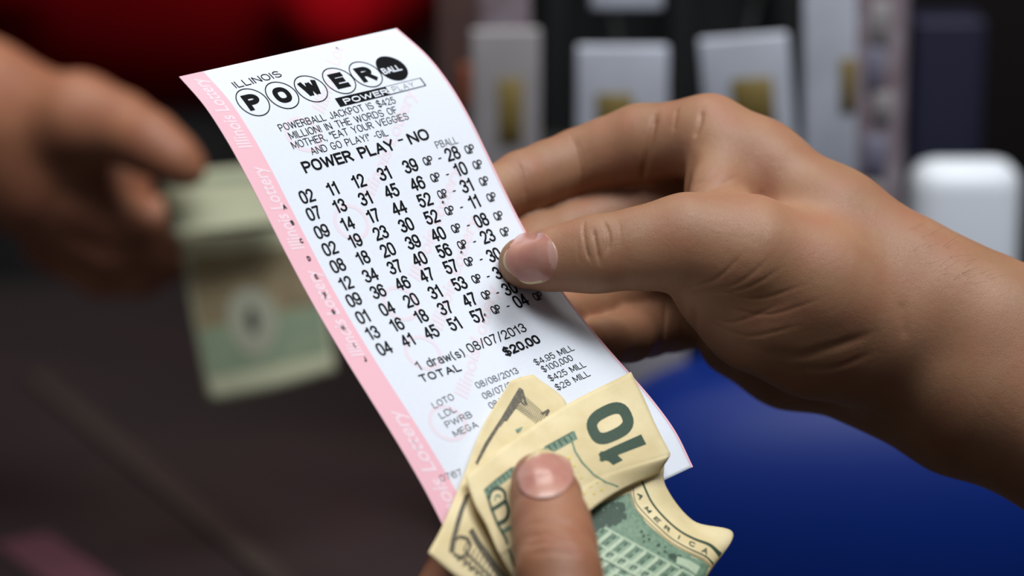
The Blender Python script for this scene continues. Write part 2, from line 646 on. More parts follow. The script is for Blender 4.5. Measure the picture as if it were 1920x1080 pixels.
class Field:
    def __init__(s, lo, hi, h):
        s.h = h
        s.lo = np.asarray(lo, float)
        n = np.ceil((np.asarray(hi) - s.lo) / h).astype(int) + 1
        s.n = n
        s.ax = [s.lo[i] + h * np.arange(n[i]) for i in range(3)]
        s.f = np.full(n, 1e3, np.float32)

    def sub(s, lo, hi):
        i0 = np.clip(((np.asarray(lo) - s.lo) / s.h).astype(int), 0, s.n - 1)
        i1 = np.clip(((np.asarray(hi) - s.lo) / s.h).astype(int) + 2, 1, s.n)
        sl = tuple(slice(a, max(a + 1, b)) for a, b in zip(i0, i1))
        X = s.ax[0][sl[0]][:, None, None]
        Y = s.ax[1][sl[1]][None, :, None]
        Z = s.ax[2][sl[2]][None, None, :]
        return sl, X, Y, Z

    def cone(s, a, b, ra, rb, f=None, k=3.0, flat=None):
        """round cone a->b united into field array f; flat = (direction, factor) squeezes it along a direction"""
        f = s.f if f is None else f
        a = np.asarray(a, float)
        b = np.asarray(b, float)
        m = max(ra, rb) * (max(1, 1 / flat[1]) if flat else 1) * 1.0 + k + 8
        sl, X, Y, Z = s.sub(np.minimum(a, b) - m, np.maximum(a, b) + m)
        d = b - a
        L2 = d @ d + 1e-9
        px, py, pz = X - a[0], Y - a[1], Z - a[2]
        t = np.clip((px * d[0] + py * d[1] + pz * d[2]) / L2, 0, 1)
        qx, qy, qz = px - t * d[0], py - t * d[1], pz - t * d[2]
        if flat:
            n = np.asarray(flat[0], float)
            n = n / np.linalg.norm(n)
            c = (qx * n[0] + qy * n[1] + qz * n[2])
            g = 1 / flat[1] - 1
            qx, qy, qz = qx + c * g * n[0], qy + c * g * n[1], qz + c * g * n[2]
        v = np.sqrt(qx * qx + qy * qy + qz * qz) - (ra + (rb - ra) * t)
        f[sl] = smin(f[sl], v.astype(np.float32), k)
        return f

    def chain(s, pts, f=None, k=3.0, flat=None):
        """pts: list of (point, radius)"""
        for (a, ra), (b, rb) in zip(pts[:-1], pts[1:]):
            f = s.cone(a, b, ra, rb, f, k, flat)
        return f

    def blank(s):
        return np.full(s.n, 1e3, np.float32)

    def mesh(s):
        f = s.f
        ins = f < 0
        c = [f[i:f.shape[0] - 1 + i, j:f.shape[1] - 1 + j, k:f.shape[2] - 1 + k] for i in (0, 1) for j in (0, 1) for k in (0, 1)]
        cnt = sum((x < 0).astype(np.int8) for x in c)
        act = (cnt > 0) & (cnt < 8)
        I = np.argwhere(act)
        idx = np.full(act.shape, -1, np.int64)
        idx[act] = np.arange(len(I))
        cv = np.stack([x[act] for x in c], 1)
        off = np.array([(i, j, k) for i in (0, 1) for j in (0, 1) for k in (0, 1)], float)
        acc = np.zeros((len(I), 3))
        num = np.zeros(len(I))
        for a in range(8):
            for b in range(a + 1, 8):
                if np.abs(off[a] - off[b]).sum() == 1:
                    x = (cv[:, a] < 0) != (cv[:, b] < 0)
                    t = cv[:, a] / np.where(x, cv[:, a] - cv[:, b], 1)
                    acc += np.where(x[:, None], off[a] + (off[b] - off[a]) * t[:, None], 0)
                    num += x
        V = s.lo + s.h * (I + acc / num[:, None])
        F = []
        for ax in range(3):
            o1, o2 = [q for q in range(3) if q != ax]
            s0 = [slice(None)] * 3
            s1 = [slice(None)] * 3
            s0[ax] = slice(0, -1)
            s1[ax] = slice(1, None)
            x = ins[tuple(s0)] != ins[tuple(s1)]
            E = np.argwhere(x)
            E = E[(E[:, o1] > 0) & (E[:, o2] > 0) & (E[:, o1] < s.n[o1] - 1) & (E[:, o2] < s.n[o2] - 1)]
            sgn = ins[tuple(s0)][tuple(E.T)]

            def at(d1, d2):
                q = E.copy()
                q[:, o1] -= d1
                q[:, o2] -= d2
                return idx[tuple(q.T)]
            Q = np.stack([at(1, 1), at(0, 1), at(0, 0), at(1, 0)], 1)
            flip = sgn if ax != 1 else ~sgn
            Q = np.where(flip[:, None], Q, Q[:, ::-1])
            F.append(Q)
        F = np.concatenate(F, 0)
        F = F[(F >= 0).all(1)]
        return V, F


def vnormals(V, F):
    a = V[F[:, 2]] - V[F[:, 0]]
    b = V[F[:, 3]] - V[F[:, 1]]
    n = np.cross(a, b)
    N = np.zeros_like(V)
    for k in range(4):
        np.add.at(N, F[:, k], n)
    return N / (np.linalg.norm(N, axis=1)[:, None] + 1e-12)


def relax(V, F, it=2, lam=.5):
    for _ in range(it):
        A = np.zeros_like(V)
        c = np.zeros(len(V))
        for k in range(4):
            for j in (1, 3):
                np.add.at(A, F[:, k], V[F[:, (k + j) % 4]])
                np.add.at(c, F[:, k], 1)
        V = V + lam * (A / np.maximum(c, 1)[:, None] - V)
    return V


def subdivide(V, F):
    """one linear split of every quad"""
    n = len(V)
    e = np.concatenate([np.stack([F[:, k], F[:, (k + 1) % 4]], 1) for k in range(4)], 0)
    es = np.sort(e, 1)
    key = es[:, 0] * n + es[:, 1]
    uq, inv = np.unique(key, return_inverse=True)
    mid = (V[uq // n] + V[uq % n]) / 2
    m = len(F)
    E = [n + inv[k * m:(k + 1) * m] for k in range(4)]
    Cc = V[F].mean(1)
    ci = n + len(uq) + np.arange(m)
    V2 = np.concatenate([V, mid, Cc], 0)
    F2 = np.concatenate([np.stack([F[:, k], E[k], ci, E[(k + 3) % 4]], 1) for k in range(4)], 0)
    return V2, F2


def catmull(pts, n=10):
    pts = np.asarray(pts, float)
    if len(pts) == 2:
        t = np.linspace(0, 1, n)[:, None]
        return pts[0] * (1 - t) + pts[1] * t
    return spline(np.arange(len(pts)), pts, np.linspace(0, len(pts) - 1, n * (len(pts) - 1) + 1))


def project(bv, pts):
    """points of the photo's rays on a surface given in mm about the camera"""
    out = []
    for px, py in pts:
        d = Vector(P(px, py, 1.0)).normalized()
        h = bv.ray_cast(Vector((0, 0, 0)), d)
        if h[0] is not None:
            out.append(np.array(h[0]))
    return np.array(out) if out else np.zeros((0, 3))


def creases(V, F, specs):
    """press skin lines into a surface: specs = list of (photo polyline, width mm, depth mm)"""
    bv = BVHTree.FromPolygons([tuple(v) for v in V], [tuple(int(i) for i in f) for f in F])
    N = vnormals(V, F)
    D = np.zeros(len(V))
    for pl, wd, dp in specs:
        q = project(bv, catmull(pl, 14))
        if len(q) < 2:
            continue
        lo, hi = q.min(0) - 3 * wd, q.max(0) + 3 * wd
        sel = np.where(((V > lo) & (V < hi)).all(1))[0]
        vs = V[sel]
        best = np.full(len(sel), 1e9)
        tt = np.zeros(len(sel))
        for i in range(len(q) - 1):
            a, b = q[i], q[i + 1]
            if np.linalg.norm(b - a) > 6:
                continue
            d = b - a
            t = np.clip(((vs - a) @ d) / (d @ d + 1e-9), 0, 1)
            r = np.linalg.norm(vs - a - t[:, None] * d, axis=1)
            u = r < best
            best[u] = r[u]
            tt[u] = ((i + t) / (len(q) - 1))[u]
        fade = np.clip(np.minimum(tt, 1 - tt) * 5, 0.15, 1)
        g = dp * fade * (np.exp(-(best / wd) ** 2) )
        D[sel] += g
    return V - N * D[:, None]


def nail(name, V, F, center, axis, half_w, length, parent, lift=.45, tipfrac=.09, lunula=.2, rim_side=0):
    """nail plate laid on a finger: centre/axis are photo points; a curved shield with rounded ends"""
    bv = BVHTree.FromPolygons([tuple(v) for v in V], [tuple(int(i) for i in f) for f in F])
    c = np.array(center, float)
    a = np.array(axis, float)
    a /= np.linalg.norm(a)
    n = np.array([-a[1], a[0]])
    nu, nv = 22, 26
    pts, uvs = [], []
    for j in range(nv + 1):
        t = -1 + 2 * j / nv
        wv = (1 - abs(t) ** 3.2 * (0.42 if t > 0 else 0.5)) * half_w
        for i in range(nu + 1):
            q = -1 + 2 * i / nu
            bow = (1 - q * q) * length * .2 * (1 if t > 0 else .35) * abs(t)
            s_ = t * length / 2 + (bow if t > 0 else -bow) - math.copysign(length * .06 * abs(t), t)
            pts.append(c + a * s_ + n * q * wv)
            uvs.append((q, t))
    hit = []
    last = None
    for p in pts:
        h = bv.ray_cast(Vector((0, 0, 0)), Vector(P(p[0], p[1], 1)).normalized())
        hit.append(np.array(h[0]) if h[0] is not None else None)
    dep = np.array([h[2] if h is not None else np.nan for h in hit])
    ok = ~np.isnan(dep)
    Q = np.array(uvs)
    B = np.stack([np.ones(len(Q)), Q[:, 0], Q[:, 1], Q[:, 0]**2, Q[:, 0] * Q[:, 1], Q[:, 1]**2, Q[:, 0]**4], 1)
    co = np.linalg.lstsq(B[ok], dep[ok], rcond=None)[0]
    z = B @ co
    z = np.where(ok, dep, z).reshape(nv + 1, nu + 1)
    for _ in range(10):
        zp = np.pad(z, 1, mode='reflect', reflect_type='odd')
        z = .5 * z + .125 * (zp[:-2, 1:-1] + zp[2:, 1:-1] + zp[1:-1, :-2] + zp[1:-1, 2:])
    z = z.ravel()
    z = z + max(0, float(np.max((dep - z)[ok])))
    top = np.array([P(p[0], p[1], -zz) for p, zz in zip(pts, z)])
    top = top + np.array([0, 0, 1.0]) * lift
    bot = top - np.array([0, 0, 1.0]) * 2.0
    idx = np.arange(len(pts)).reshape(nv + 1, nu + 1)
    Fq, fm = [], []
    for j in range(nv):
        for i in range(nu):
            Fq.append((idx[j, i], idx[j, i + 1], idx[j + 1, i + 1], idx[j + 1, i]))
            q = abs(-1 + 2 * (i + .5) / nu)
            jj = (j + .5) / nv
            low = (-1 + 2 * (i + .5) / nu) * rim_side > .9 and jj > .4
            if low or jj > 1 - tipfrac - .04 * q ** 3:
                fm.append(1)
            elif jj < lunula * (1 - q * q * .9):
                fm.append(2)
            else:
                fm.append(0)
    n0 = len(pts)
    rim = list(idx[0, :]) + list(idx[1:, -1]) + list(idx[-1, -2::-1]) + list(idx[-2:0:-1, 0])
    for k in range(len(rim)):
        A, Bq = rim[k], rim[(k + 1) % len(rim)]
        Fq.append((A, A + n0, Bq + n0, Bq))
        fm.append(1 if (A // (nu + 1)) > nv * (1 - tipfrac) else 0)
    o = link(name, W(np.concatenate([top, bot], 0)), Fq, [M_NAIL, M_NAILTIP, M_LUNULA], fm, parent)
    return o


def hand_object(name, V, F, m, parent=None):
    return link(name, W(V), F, m, None, parent)

# ================================================================== THE SETTING
COUNTER_Z = 1.01


def slab(name, lo, hi, m, bevel=0.0, parent=None):
    lo, hi = Vector(lo), Vector(hi)
    return box_mesh(name, hi - lo, bevel, m, 2, parent, (lo + hi) / 2)


struct(slab('floor', (-2.5, -1.5, -0.05), (2.5, 3.2, 0), M_FLOOR))
struct(slab('wall_back', (-2.5, 3.2, 0), (2.5, 3.3, 3.1), M_WALL))
counter = tag(slab('counter', (-1.3, 0.95, 0.0), (1.6, 1.66, COUNTER_Z), M_COUNTER, 0.004),
              'dark brown shop counter under the far hand and the blue tub', 'counter')


def on_counter(px, py):
    """where the view through a photo point meets the counter top"""
    d = W(P(px, py, 1000)) - CAMN
    t = (COUNTER_Z - CAMN[2]) / d[2]
    return CAMN + d * t


def counter_strip(name, a, b, wid, th, m, z0=COUNTER_Z):
    a, b = np.array(a), np.array(b)
    d = (b - a)[:2]
    L = np.linalg.norm(d)
    c = (a + b) / 2
    return box_mesh(name, (L, wid, th), min(th, wid) * .3, m, 2, None, (c[0], c[1], z0 + th / 2),
                    (0, 0, math.atan2(d[1], d[0])))


tag(counter_strip('trim_strip', on_counter(60, 705), on_counter(640, 1190), 0.012, 0.003, M_STRIP),
    'brown trim strip running diagonally across the dark counter', 'strip')
tag(counter_strip('paper_slip', on_counter(40, 1010), on_counter(250, 1160), 0.026, 0.0006, M_PINKSLIP),
    'dull pink paper slip on the counter, in the bottom left corner', 'paper')

# ================================================================== THE TICKET
TL = [(336, 143), (389, 209), (464, 340), (499, 391), (560, 521), (645, 679), (690, 737), (755, 838), (815, 962), (868, 1078)]
TR = [(745, 53), (806, 111), (884, 230), (909, 270), (964, 393), (1043, 541), (1105, 604), (1166, 680), (1240, 775), (1300, 875)]
pm = np.array(TL, float) + np.array(TR, float)
vk = np.concatenate([[0], np.cumsum(np.linalg.norm(np.diff(pm, axis=0), axis=1))])
vk /= vk[-1]
frac = np.linspace(0, 1, 15)
TLs = np.stack([np.polyval(np.polyfit(vk, np.array(TL)[:, k], 5), frac) for k in (0, 1)], 1)
TRs = np.stack([np.polyval(np.polyfit(vk, np.array(TR)[:, k], 5), frac) for k in (0, 1)], 1)
dl = np.polyval(np.polyfit([0, .35, .7, 1], [814, 800, 786, 776], 3), frac)
dr = np.polyval(np.polyfit([0, .35, .7, 1], [862, 851, 835, 820], 3), frac)
ctl = np.array([[P(*a, x), P(*b, y)] for a, b, x, y in zip(TLs, TRs, dl, dr)])
seg = np.linalg.norm(np.diff(ctl, axis=0), axis=2).mean(1)
vk = np.concatenate([[0], np.cumsum(seg)])
T = Sheet(ctl, None, vk / vk[-1], 82.0, vk[-1])
T.paper(40, 160, M_PAPER, .12)


def ticket_depth(px, py):
    u, v = T.inv(px, py)
    return -T.ev(u, v)[0, 2]


ticket = T.build('lottery_ticket')
tag(ticket, 'white paper lottery ticket with a pink left margin, held between both hands', 'ticket')


def uvrect(s, u0, v0, u1, v1, m, lift, n=24):
    for i in range(n):
        a, b = v0 + (v1 - v0) * i / n, v0 + (v1 - v0) * (i + 1) / n
        s.polyuv([(u0, a), (u0, b), (u1, b), (u1, a)], m, lift)


# pink margin with its pale lettering
uvrect(T, 0.0, 0.0, .105, 1.0, M_PINK, .05, 110)


def font_text(s, txt, u, v_start, v_end, hmm, m, lift, shear=.25):
    """serif-like slanted lettering running up the sheet from v_start to v_end (outline font turned to mesh)"""
    fc = bpy.data.curves.new('lettering', 'FONT')
    fc.body = txt
    fc.shear = shear
    fc.offset = 0.02
    ob = bpy.data.objects.new('lettering', fc)
    C.objects.link(ob)
    dg = bpy.context.evaluated_depsgraph_get()
    me = ob.evaluated_get(dg).to_mesh()
    V = np.array([tuple(q.co)[:2] for q in me.vertices])
    F = [tuple(p.vertices) for p in me.polygons]
    ob.to_mesh_clear()
    bpy.data.objects.remove(ob)
    bpy.data.curves.remove(fc)
    wd = V[:, 0].max()
    x = V[:, 0] / wd
    y = V[:, 1] / .7
    return x, y, F


for i, vs in enumerate((.172, .372, .592, .94)):
    x, y, F = font_text(T, 'Illinois Lottery', 0, 0, 0, 0, None, 0)
    ve = (.012, .205, .41, .70)[i]
    T.add(np.stack([.079 - .052 * y, vs + (ve - vs) * x], 1), F, M_WHITEPINK, .09)
stripe = T.build('margin_stripe', ticket)
tag(stripe, 'pink margin stripe lettered Illinois Lottery')

uvrect(T, .992, 0.0, 1.0, 1.0, M_PINK, .05, 110)
edge = T.build('edge_line', ticket)
tag(edge, 'thin pink line along the right edge')

# pale watermark: rings and slanted words
mmlen = T.len
for cu, cv in ((.30, .17), (.31, .35), (.33, .52), (.30, .62), (.22, .755)):
    for r in (5.6, 5.0):
        T.strokes([[(cu * 82 + r * math.cos(a), -(cv * mmlen) + r * math.sin(a)) for a in np.linspace(0, 2 * math.pi, 40)]],
                  np.zeros(2), np.array([1., 0]), np.array([0, -1.]), .3, M_PALE, .03)
    x, y, F = font_text(T, 'Illinois Lottery', 0, 0, 0, 0, None, 0, .2)
    bx = cu * 82 + 9 + x * 34 - (y - .3) * 3.2
    by = cv * mmlen - 5 - x * 30 - (y - .3) * 2.6
    UVt = np.stack([bx / 82, by / mmlen], 1)
    inside = (UVt[:, 0] > .11) & (UVt[:, 0] < .98) & (UVt[:, 1] > .006)
    T.add(UVt, [f for f in F if all(inside[i] for i in f)], M_PALE, .03)
watermark = T.build('watermark', ticket)
tag(watermark, 'pale pink rings and slanted words')

# game logo
INK = .13
T.line('ILLINOIS', (443, 165), (529, 143), 15, M_INK, .12, .2, INK)
circ = [((474, 191), 'P'), ((529, 178), 'O'), ((583, 166), 'W'), ((636, 151), 'E'), ((686, 139), 'R')]


def ring(s, c, rmm, hw, m, lift, fill=False):
    o = s.uv2mm(s.inv(*c))
    if fill:
        pts = [(o[0] + rmm * math.cos(a), o[1] + rmm * math.sin(a)) for a in np.linspace(0, 2 * math.pi, 40, endpoint=False)]
        UV = [(a / s.wid, b / s.len) for a, b in pts] + [(o[0] / s.wid, o[1] / s.len)]
        s.add(UV, [(i, (i + 1) % 40, 40) for i in range(40)], m, lift)
    else:
        pts = [(o[0] + rmm * math.cos(a), o[1] + rmm * math.sin(a)) for a in np.linspace(0, 2 * math.pi, 41)]
        pts[-1] = pts[0]
        V, F = stroke_strip(pts, hw)
        s.add([(a / s.wid, b / s.len) for a, b in V], F, m, lift)


def letter(s, ch, c, hmm, wide, hw, m, lift, dx=0):
    o = s.uv2mm(s.inv(*c))
    gw, st = G[ch]
    k = hmm - 2 * hw
    ww = gw * wide * k
    s.strokes(st, o + np.array([-ww / 2 + dx, k / 2]), np.array([wide * k, .0]), np.array([0, -k]), hw, m, lift)


for c, ch in circ:
    ring(T, c, 4.9, .15, M_INK, INK)
    letter(T, ch, c, 5.6, {'W': 1.35, 'O': 1.65}.get(ch, 1.8), .78, M_INK, INK)
ring(T, (735, 128), 4.8, 0, M_INK, INK, True)
T.line('BALL', (721, 139), (753, 131), 13.5, M_PAPER, .2, .2, INK + .06)
# boxed second line of the logo
T.band([(640, 191), (732, 169)], 17, M_INK, INK)
T.band([(732, 169), (787, 155)], 17, M_INK, INK)
T.band([(733, 168.7), (785.5, 155.5)], 14.5, M_PAPER, INK + .04)
T.line('POWER', (648, 195), (729, 175.5), 12, M_PAPER, .22, .2, INK + .08)
T.line('PLAY', (739, 173), (778, 163), 11.5, M_INK, .08, .26, INK + .08)
logo = T.build('game_logo', ticket)
tag(logo, 'black game logo of ringed letters')

# message and heading
T.line('POWERBALL JACKPOT IS $425', (527, 246), (743, 193), 14.5, M_INK, .095, .2, INK)
T.line('MILLION! IN THE WORDS OF', (546, 261), (746, 211), 14.5, M_INK, .095, .2, INK)
T.line('MOTHER, "EAT YOUR VEGGIES', (551, 279), (767, 223), 14.5, M_INK, .095, .2, INK)
T.line('AND GO PLAY!" -GIL', (586, 290), (728, 254), 14.5, M_INK, .095, .2, INK)
T.line('POWER PLAY', (574, 323), (741, 279), 23, M_INK, .18, .2, INK)
T.line('-', (751, 271), (758, 269), 24, M_INK, .12, .2, INK)
T.line('NO', (771, 269), (805, 259), 23, M_INK, .18, .2, INK)
T.line('PBALL', (820, 278), (859, 268), 14, M_GREYINK, .085, .2, INK)

ROWS = ['02 11 12 31 39 28', '07 13 31 45 46 10', '09 14 17 44 52 31', '02 19 23 30 52 11', '08 18 20 39 40 08',
        '12 34 37 40 56 23', '09 36 46 47 57 30', '01 04 20 31 53 34', '13 16 18 37 47 30', '04 41 45 51 57 04']
# centres in the photo of the first number, the fifth number and the last (ball) number of every row
C0 = [(575, 368), (588, 400), (603, 434), (618, 466), (633, 498), (648, 531), (663, 562), (680, 594), (698, 624), (720, 653)]
C4 = [(769, 311), (782, 344), (796, 375), (809, 407), (821, 439), (832, 470), (845, 500), (861, 532), (880, 562), (896, 592)]
C5 = [(848, 288), (863, 317), (875, 348), (889, 378), (902, 413), (914, 443), (926, 478), (938, 510), (955, 541), (976, 564)]


def number(s, txt, c, hpx, m, wt):
    """text centred on a photo point, laid square to the sheet"""
    uv = s.inv(*c)
    o = s.uv2mm(uv)
    e = 1e-3
    dv = np.linalg.norm(s.pix(uv[0], uv[1] + e)[0] - s.pix(uv[0], uv[1])[0]) / e
    hm = hpx / dv * s.len
    st, wd = text_layout(txt, .2, 1.0)
    k = hm * (1 - wt)
    s.strokes(st, o + np.array([-wd * k / 2, k / 2]), np.array([k, 0.]), np.array([0, -k]), wt * hm / 2, m, INK)


for r, row in enumerate(ROWS):
    n = row.split()
    a, b, c5 = np.array(C0[r], float), np.array(C4[r], float), np.array(C5[r], float)
    for k in range(5):
        number(T, n[k], a + (b - a) * k / 4, 26.5, M_INK, .145)
    number(T, n[5], c5, 26.5, M_INK, .145)
    d = (c5 - b)
    number(T, 'QP', b + d * .42, 17, M_INK, .13)
    number(T, '-', b + d * .69, 24, M_INK, .09)
    number(T, 'QP', c5 + (C5[0][0] - C4[0][0]) * np.array([.41, -.105]), 17, M_INK, .13)
for ch, c in zip('ABCDEFGHIJ', [(533, 388), (548, 418), (565, 452), (579, 485), (593, 519), (610, 553), (625, 585), (643, 615), (664, 648), (684, 674)]):
    number(T, ch, c, 10.5, M_INK, .22)
numbers = T.build('number_table', ticket)
tag(numbers, 'ten printed rows of bold black lottery numbers')

T.line('1 draw(s)', (785, 694), (872, 667), 19, M_GREYINK, .13, .2, INK)
T.line('08/07/2013', (882, 661), (988, 620), 19, M_INK, .12, .2, INK)
T.line('TOTAL', (792, 716), (865, 694), 16, M_INK, .17, .26, INK)
T.line('$20.00', (950, 667), (1013, 641), 19, M_INK, .21, .22, INK)
for txt, p0, p1, m in (('LOTO', (815, 766), (852, 748), M_GREYINK), ('LDL', (828, 785), (856, 771), M_GREYINK),
                       ('PWRB', (839, 802), (886, 781), M_GREYINK), ('MEGA', (854, 819), (897, 800), M_GREYINK),
                       ('08/08/2013', (896, 728), (973, 699), M_GREYINK), ('08/07/2013', (909, 748), (985, 716), M_GREYINK),
                       ('$4.95 MILL', (1006, 685), (1077, 656), M_INK), ('$100,000', (1020, 698), (1075, 675), M_INK),
                       ('$425 MILL', (1033, 715), (1099, 687), M_INK), ('$28 MILL', (1046, 732), (1107, 704), M_INK),
                       ('0767', (828, 903), (868, 890), M_GREYINK), ('08/09/2013', (921, 766), (997, 734), M_GREYINK)):
    T.line(txt, p0, p1, 13, m, .1, .2, INK)
foot = T.build('price_print', ticket)
tag(foot, 'printed draw date, total price and jackpots')

# ================================================================== THE BANKNOTES
pl = []
for q in ((.1, .72), (.9, .72), (.1, .98), (.9, .98), (.5, .85)):
    e = T.ev(*q)[0]
    z = T.pix(*q)[0]
    pl.append((z[0], z[1], -e[2]))
pl = np.array(pl)
PLC = np.linalg.lstsq(np.stack([pl[:, 0], pl[:, 1], np.ones(5)], 1), pl[:, 2], rcond=None)[0]


def tp(px, py):
    """distance of the (extended) lower ticket plane behind a photo point"""
    return PLC[0] * px + PLC[1] * py + PLC[2]


def note_sheet(rows, offs, wid, length, amp=.25, seed=1):
    ctl = []
    for r, o in zip(rows, offs):
        ol = o if isinstance(o, (list, tuple)) else [o] * len(r)
        ctl.append([P(x, y, tp(x, y) - k) for (x, y), k in zip(r, ol)])
    s = Sheet(ctl, None, None, wid, length)
    g = np.random.default_rng(seed)
    ph = g.uniform(0, 6.28, 8)
    fq = g.uniform(4, 12, 8)

    def rip(u, v):
        z = sum(np.sin(fq[i] * (u * math.cos(ph[i]) + v * math.sin(ph[i])) + ph[7 - i]) for i in range(8)) * amp / 2.5
        return np.stack([z * 0, z * 0, z], 1)
    s.rip = rip
    return s


# --- note with the grey-black border, peeking out at the back
NC = note_sheet([[(957, 714), (980, 706), (1000, 702)],
                 [(905, 800), (985, 775), (1063, 758)],
                 [(868, 895), (960, 870), (1055, 845)],
                 [(830, 985), (920, 970), (1015, 950)],
                 [(803, 1036), (882, 1100), (965, 1135)]],
                [3, 5, 6, 7, [8, 6, 5]], 32, 62, .25, 3)
NC.paper(24, 40, M_BILL, .11)
note_c = NC.build('banknote')
tag(note_c, 'cream banknote with black and grey corner border, behind the note numbered 10', 'banknote', 'folded banknotes under the left thumb')
NC.poly([(973, 727), (984, 742), (950, 790), (938, 786)], M_BLACKINK)
NC.poly([(976, 728), (1031, 770), (1018, 778), (984, 758)], M_BLACKINK)
NC.poly([(944, 788), (938, 786), (908, 832), (914, 836)], M_BLACKINK)
NC.poly([(914, 836), (908, 832), (891, 868), (895, 872)], M_BLACKINK)
NC.poly([(975, 727), (1031, 770), (1026, 781), (981, 760), (968, 745)], M_BLACKINK)
for k in range(16):
    t = k / 15
    a = np.array([983 + 40 * t, 742 + 36 * t])
    NC.band([tuple(a), (a[0] - 12 + 6 * t, a[1] + 12 + 8 * (1 - t) * t), (a[0] - 26 + 14 * t, a[1] + 16 + 4 * t)], 1.6, M_BLACKINK)
for k in range(9):
    t = k / 8
    NC.band([(979 - 8 * t, 745 + 6 * t), (960 - 6 * t, 768 + 6 * t), (944 - 6 * t, 792 + 8 * t)], 1.4, M_BLACKINK)
NC.poly([(966, 806), (980, 800), (977, 808), (970, 813)], M_GREENMID)
# lower corner print
NC.band([(875, 931), (865, 958), (857, 985), (850, 1012), (847, 1032)], 10, M_BLACKINK)
NC.band([(852, 1014), (862, 1006), (876, 1010), (882, 1022), (876, 1038), (864, 1046), (852, 1040)], 6, M_BLACKINK)
NC.band([(884, 996), (896, 1018), (914, 1044), (934, 1072), (950, 1092)], 11, M_BLACKINK)
for k in range(9):
    x0 = 876 + 7 * k
    NC.band([(x0, 1016 + 7 * k), (x0 - 6, 1030 + 7 * k), (x0 + 2, 1042 + 7 * k), (x0 - 4, 1056 + 7 * k)], 3, M_BLACKINK)
for k in range(5):
    NC.band([(858 + 11 * k, 1050 + 9 * k), (868 + 11 * k, 1046 + 9 * k), (874 + 11 * k, 1058 + 9 * k)], 3.5, M_BLACKINK)
pc = NC.build('border_print', note_c)
tag(pc, 'black and grey engraved border')

# --- note with the large green 10
NA = note_sheet([[(872, 893), (960, 826), (1065, 757), (1183, 697)],
                 [(890, 945), (978, 872), (1082, 802), (1207, 745)],
                 [(912, 985), (1000, 918), (1102, 850), (1229, 795)],
                 [(932, 1030), (1018, 955), (1114, 884), (1251, 838)],
                 [(938, 1040), (1024, 968), (1120, 896), (1257, 851)],
                 [(942, 1048), (1028, 978), (1124, 906), (1253, 861)],
                 [(968, 1092), (1043, 1015), (1136, 936), (1236, 886)]],
                [[10, 11, 11, 9], [11, 12, 12.5, 11], [11, 12, 13, 13], [11, 12, 13, 13.5], [11, 12, 13, 13.5], [11, 12, 13, 13], [11, 12, 12, 9]], 66, 46, .2, 5)
NA.paper(50, 36, M_BILL, .11)
note_a = NA.build('banknote')
tag(note_a, 'cream banknote with a large green numeral 10, pressed under the left thumb', 'banknote', 'folded banknotes under the left thumb')
NA.line('10', (1208, 846), (1164, 757), 92, M_GREEN, .225, .3, .1, 1.2, True)
num = NA.build('numeral', note_a)
tag(num, 'large dark green numeral 10')
NA.band([(1070, 820), (1078, 846), (1092, 868), (1113, 890), (1135, 904), (1158, 912)], 2, M_GREENMID)
NA.band([(1024, 846), (1074, 818)], 15, M_GREENMID)
for k in range(5):
    c = np.array([1031 + 9.5 * k, 842 - 5.2 * k])
    NA.band([(c[0] - 2, c[1] - 4), (c[0] + 3, c[1] + 3)], 3, M_GREEN)
NA.band([(1022, 838), (1073, 810)], 1.8, M_GREEN)
NA.band([(913, 922), (936, 903), (962, 884)], 12, M_GREENMID)
NA.band([(909, 918), (932, 898), (960, 877)], 2.2, M_GREEN)
for k in range(7):
    c = np.array([914 + 7.6 * k, 920 - 5.8 * k])
    NA.band([(c[0] - 2, c[1] - 4), (c[0] + 3, c[1] + 4)], 2.5, M_GREEN)
NA.band([(911, 923), (920, 950), (933, 984), (948, 1010), (956, 1034), (964, 1062)], 5, M_GREEN)
NA.band([tuple(q) for q in catmull([(917, 934), (922, 920), (934, 915), (945, 922), (948, 938)], 5)], 6, M_GREEN)
NA.band([(922, 956), (935, 948), (948, 939)], 7, M_GREEN)
NA.band([tuple(q) for q in catmull([(948, 940), (953, 958), (948, 974), (935, 982)], 5)], 7, M_GREEN)
NA.band([tuple(q) for q in catmull([(944, 996), (958, 990), (966, 1004), (964, 1022)], 5)], 6, M_GREENMID)
for r_ in (4, 8):
    NA.band([tuple(q) for q in catmull([(924 + r_ * .6, 938 + r_ * .2), (927 + r_ * .4, 928 + r_ * .4), (934, 925 + r_ * .6), (941 - r_ * .4, 930 + r_ * .4)], 4)], 1.5, M_GREENMID)
for x, y in ((1078, 872), (1090, 895), (1108, 912), (1096, 925), (1120, 905), (1114, 925), (1128, 918), (1068, 858)):
    ring(NA, (x, y), .55, 0, M_YELLOW, .1, True)
pa = NA.build('border_print', note_a)
tag(pa, 'green engraved border and yellow dots')

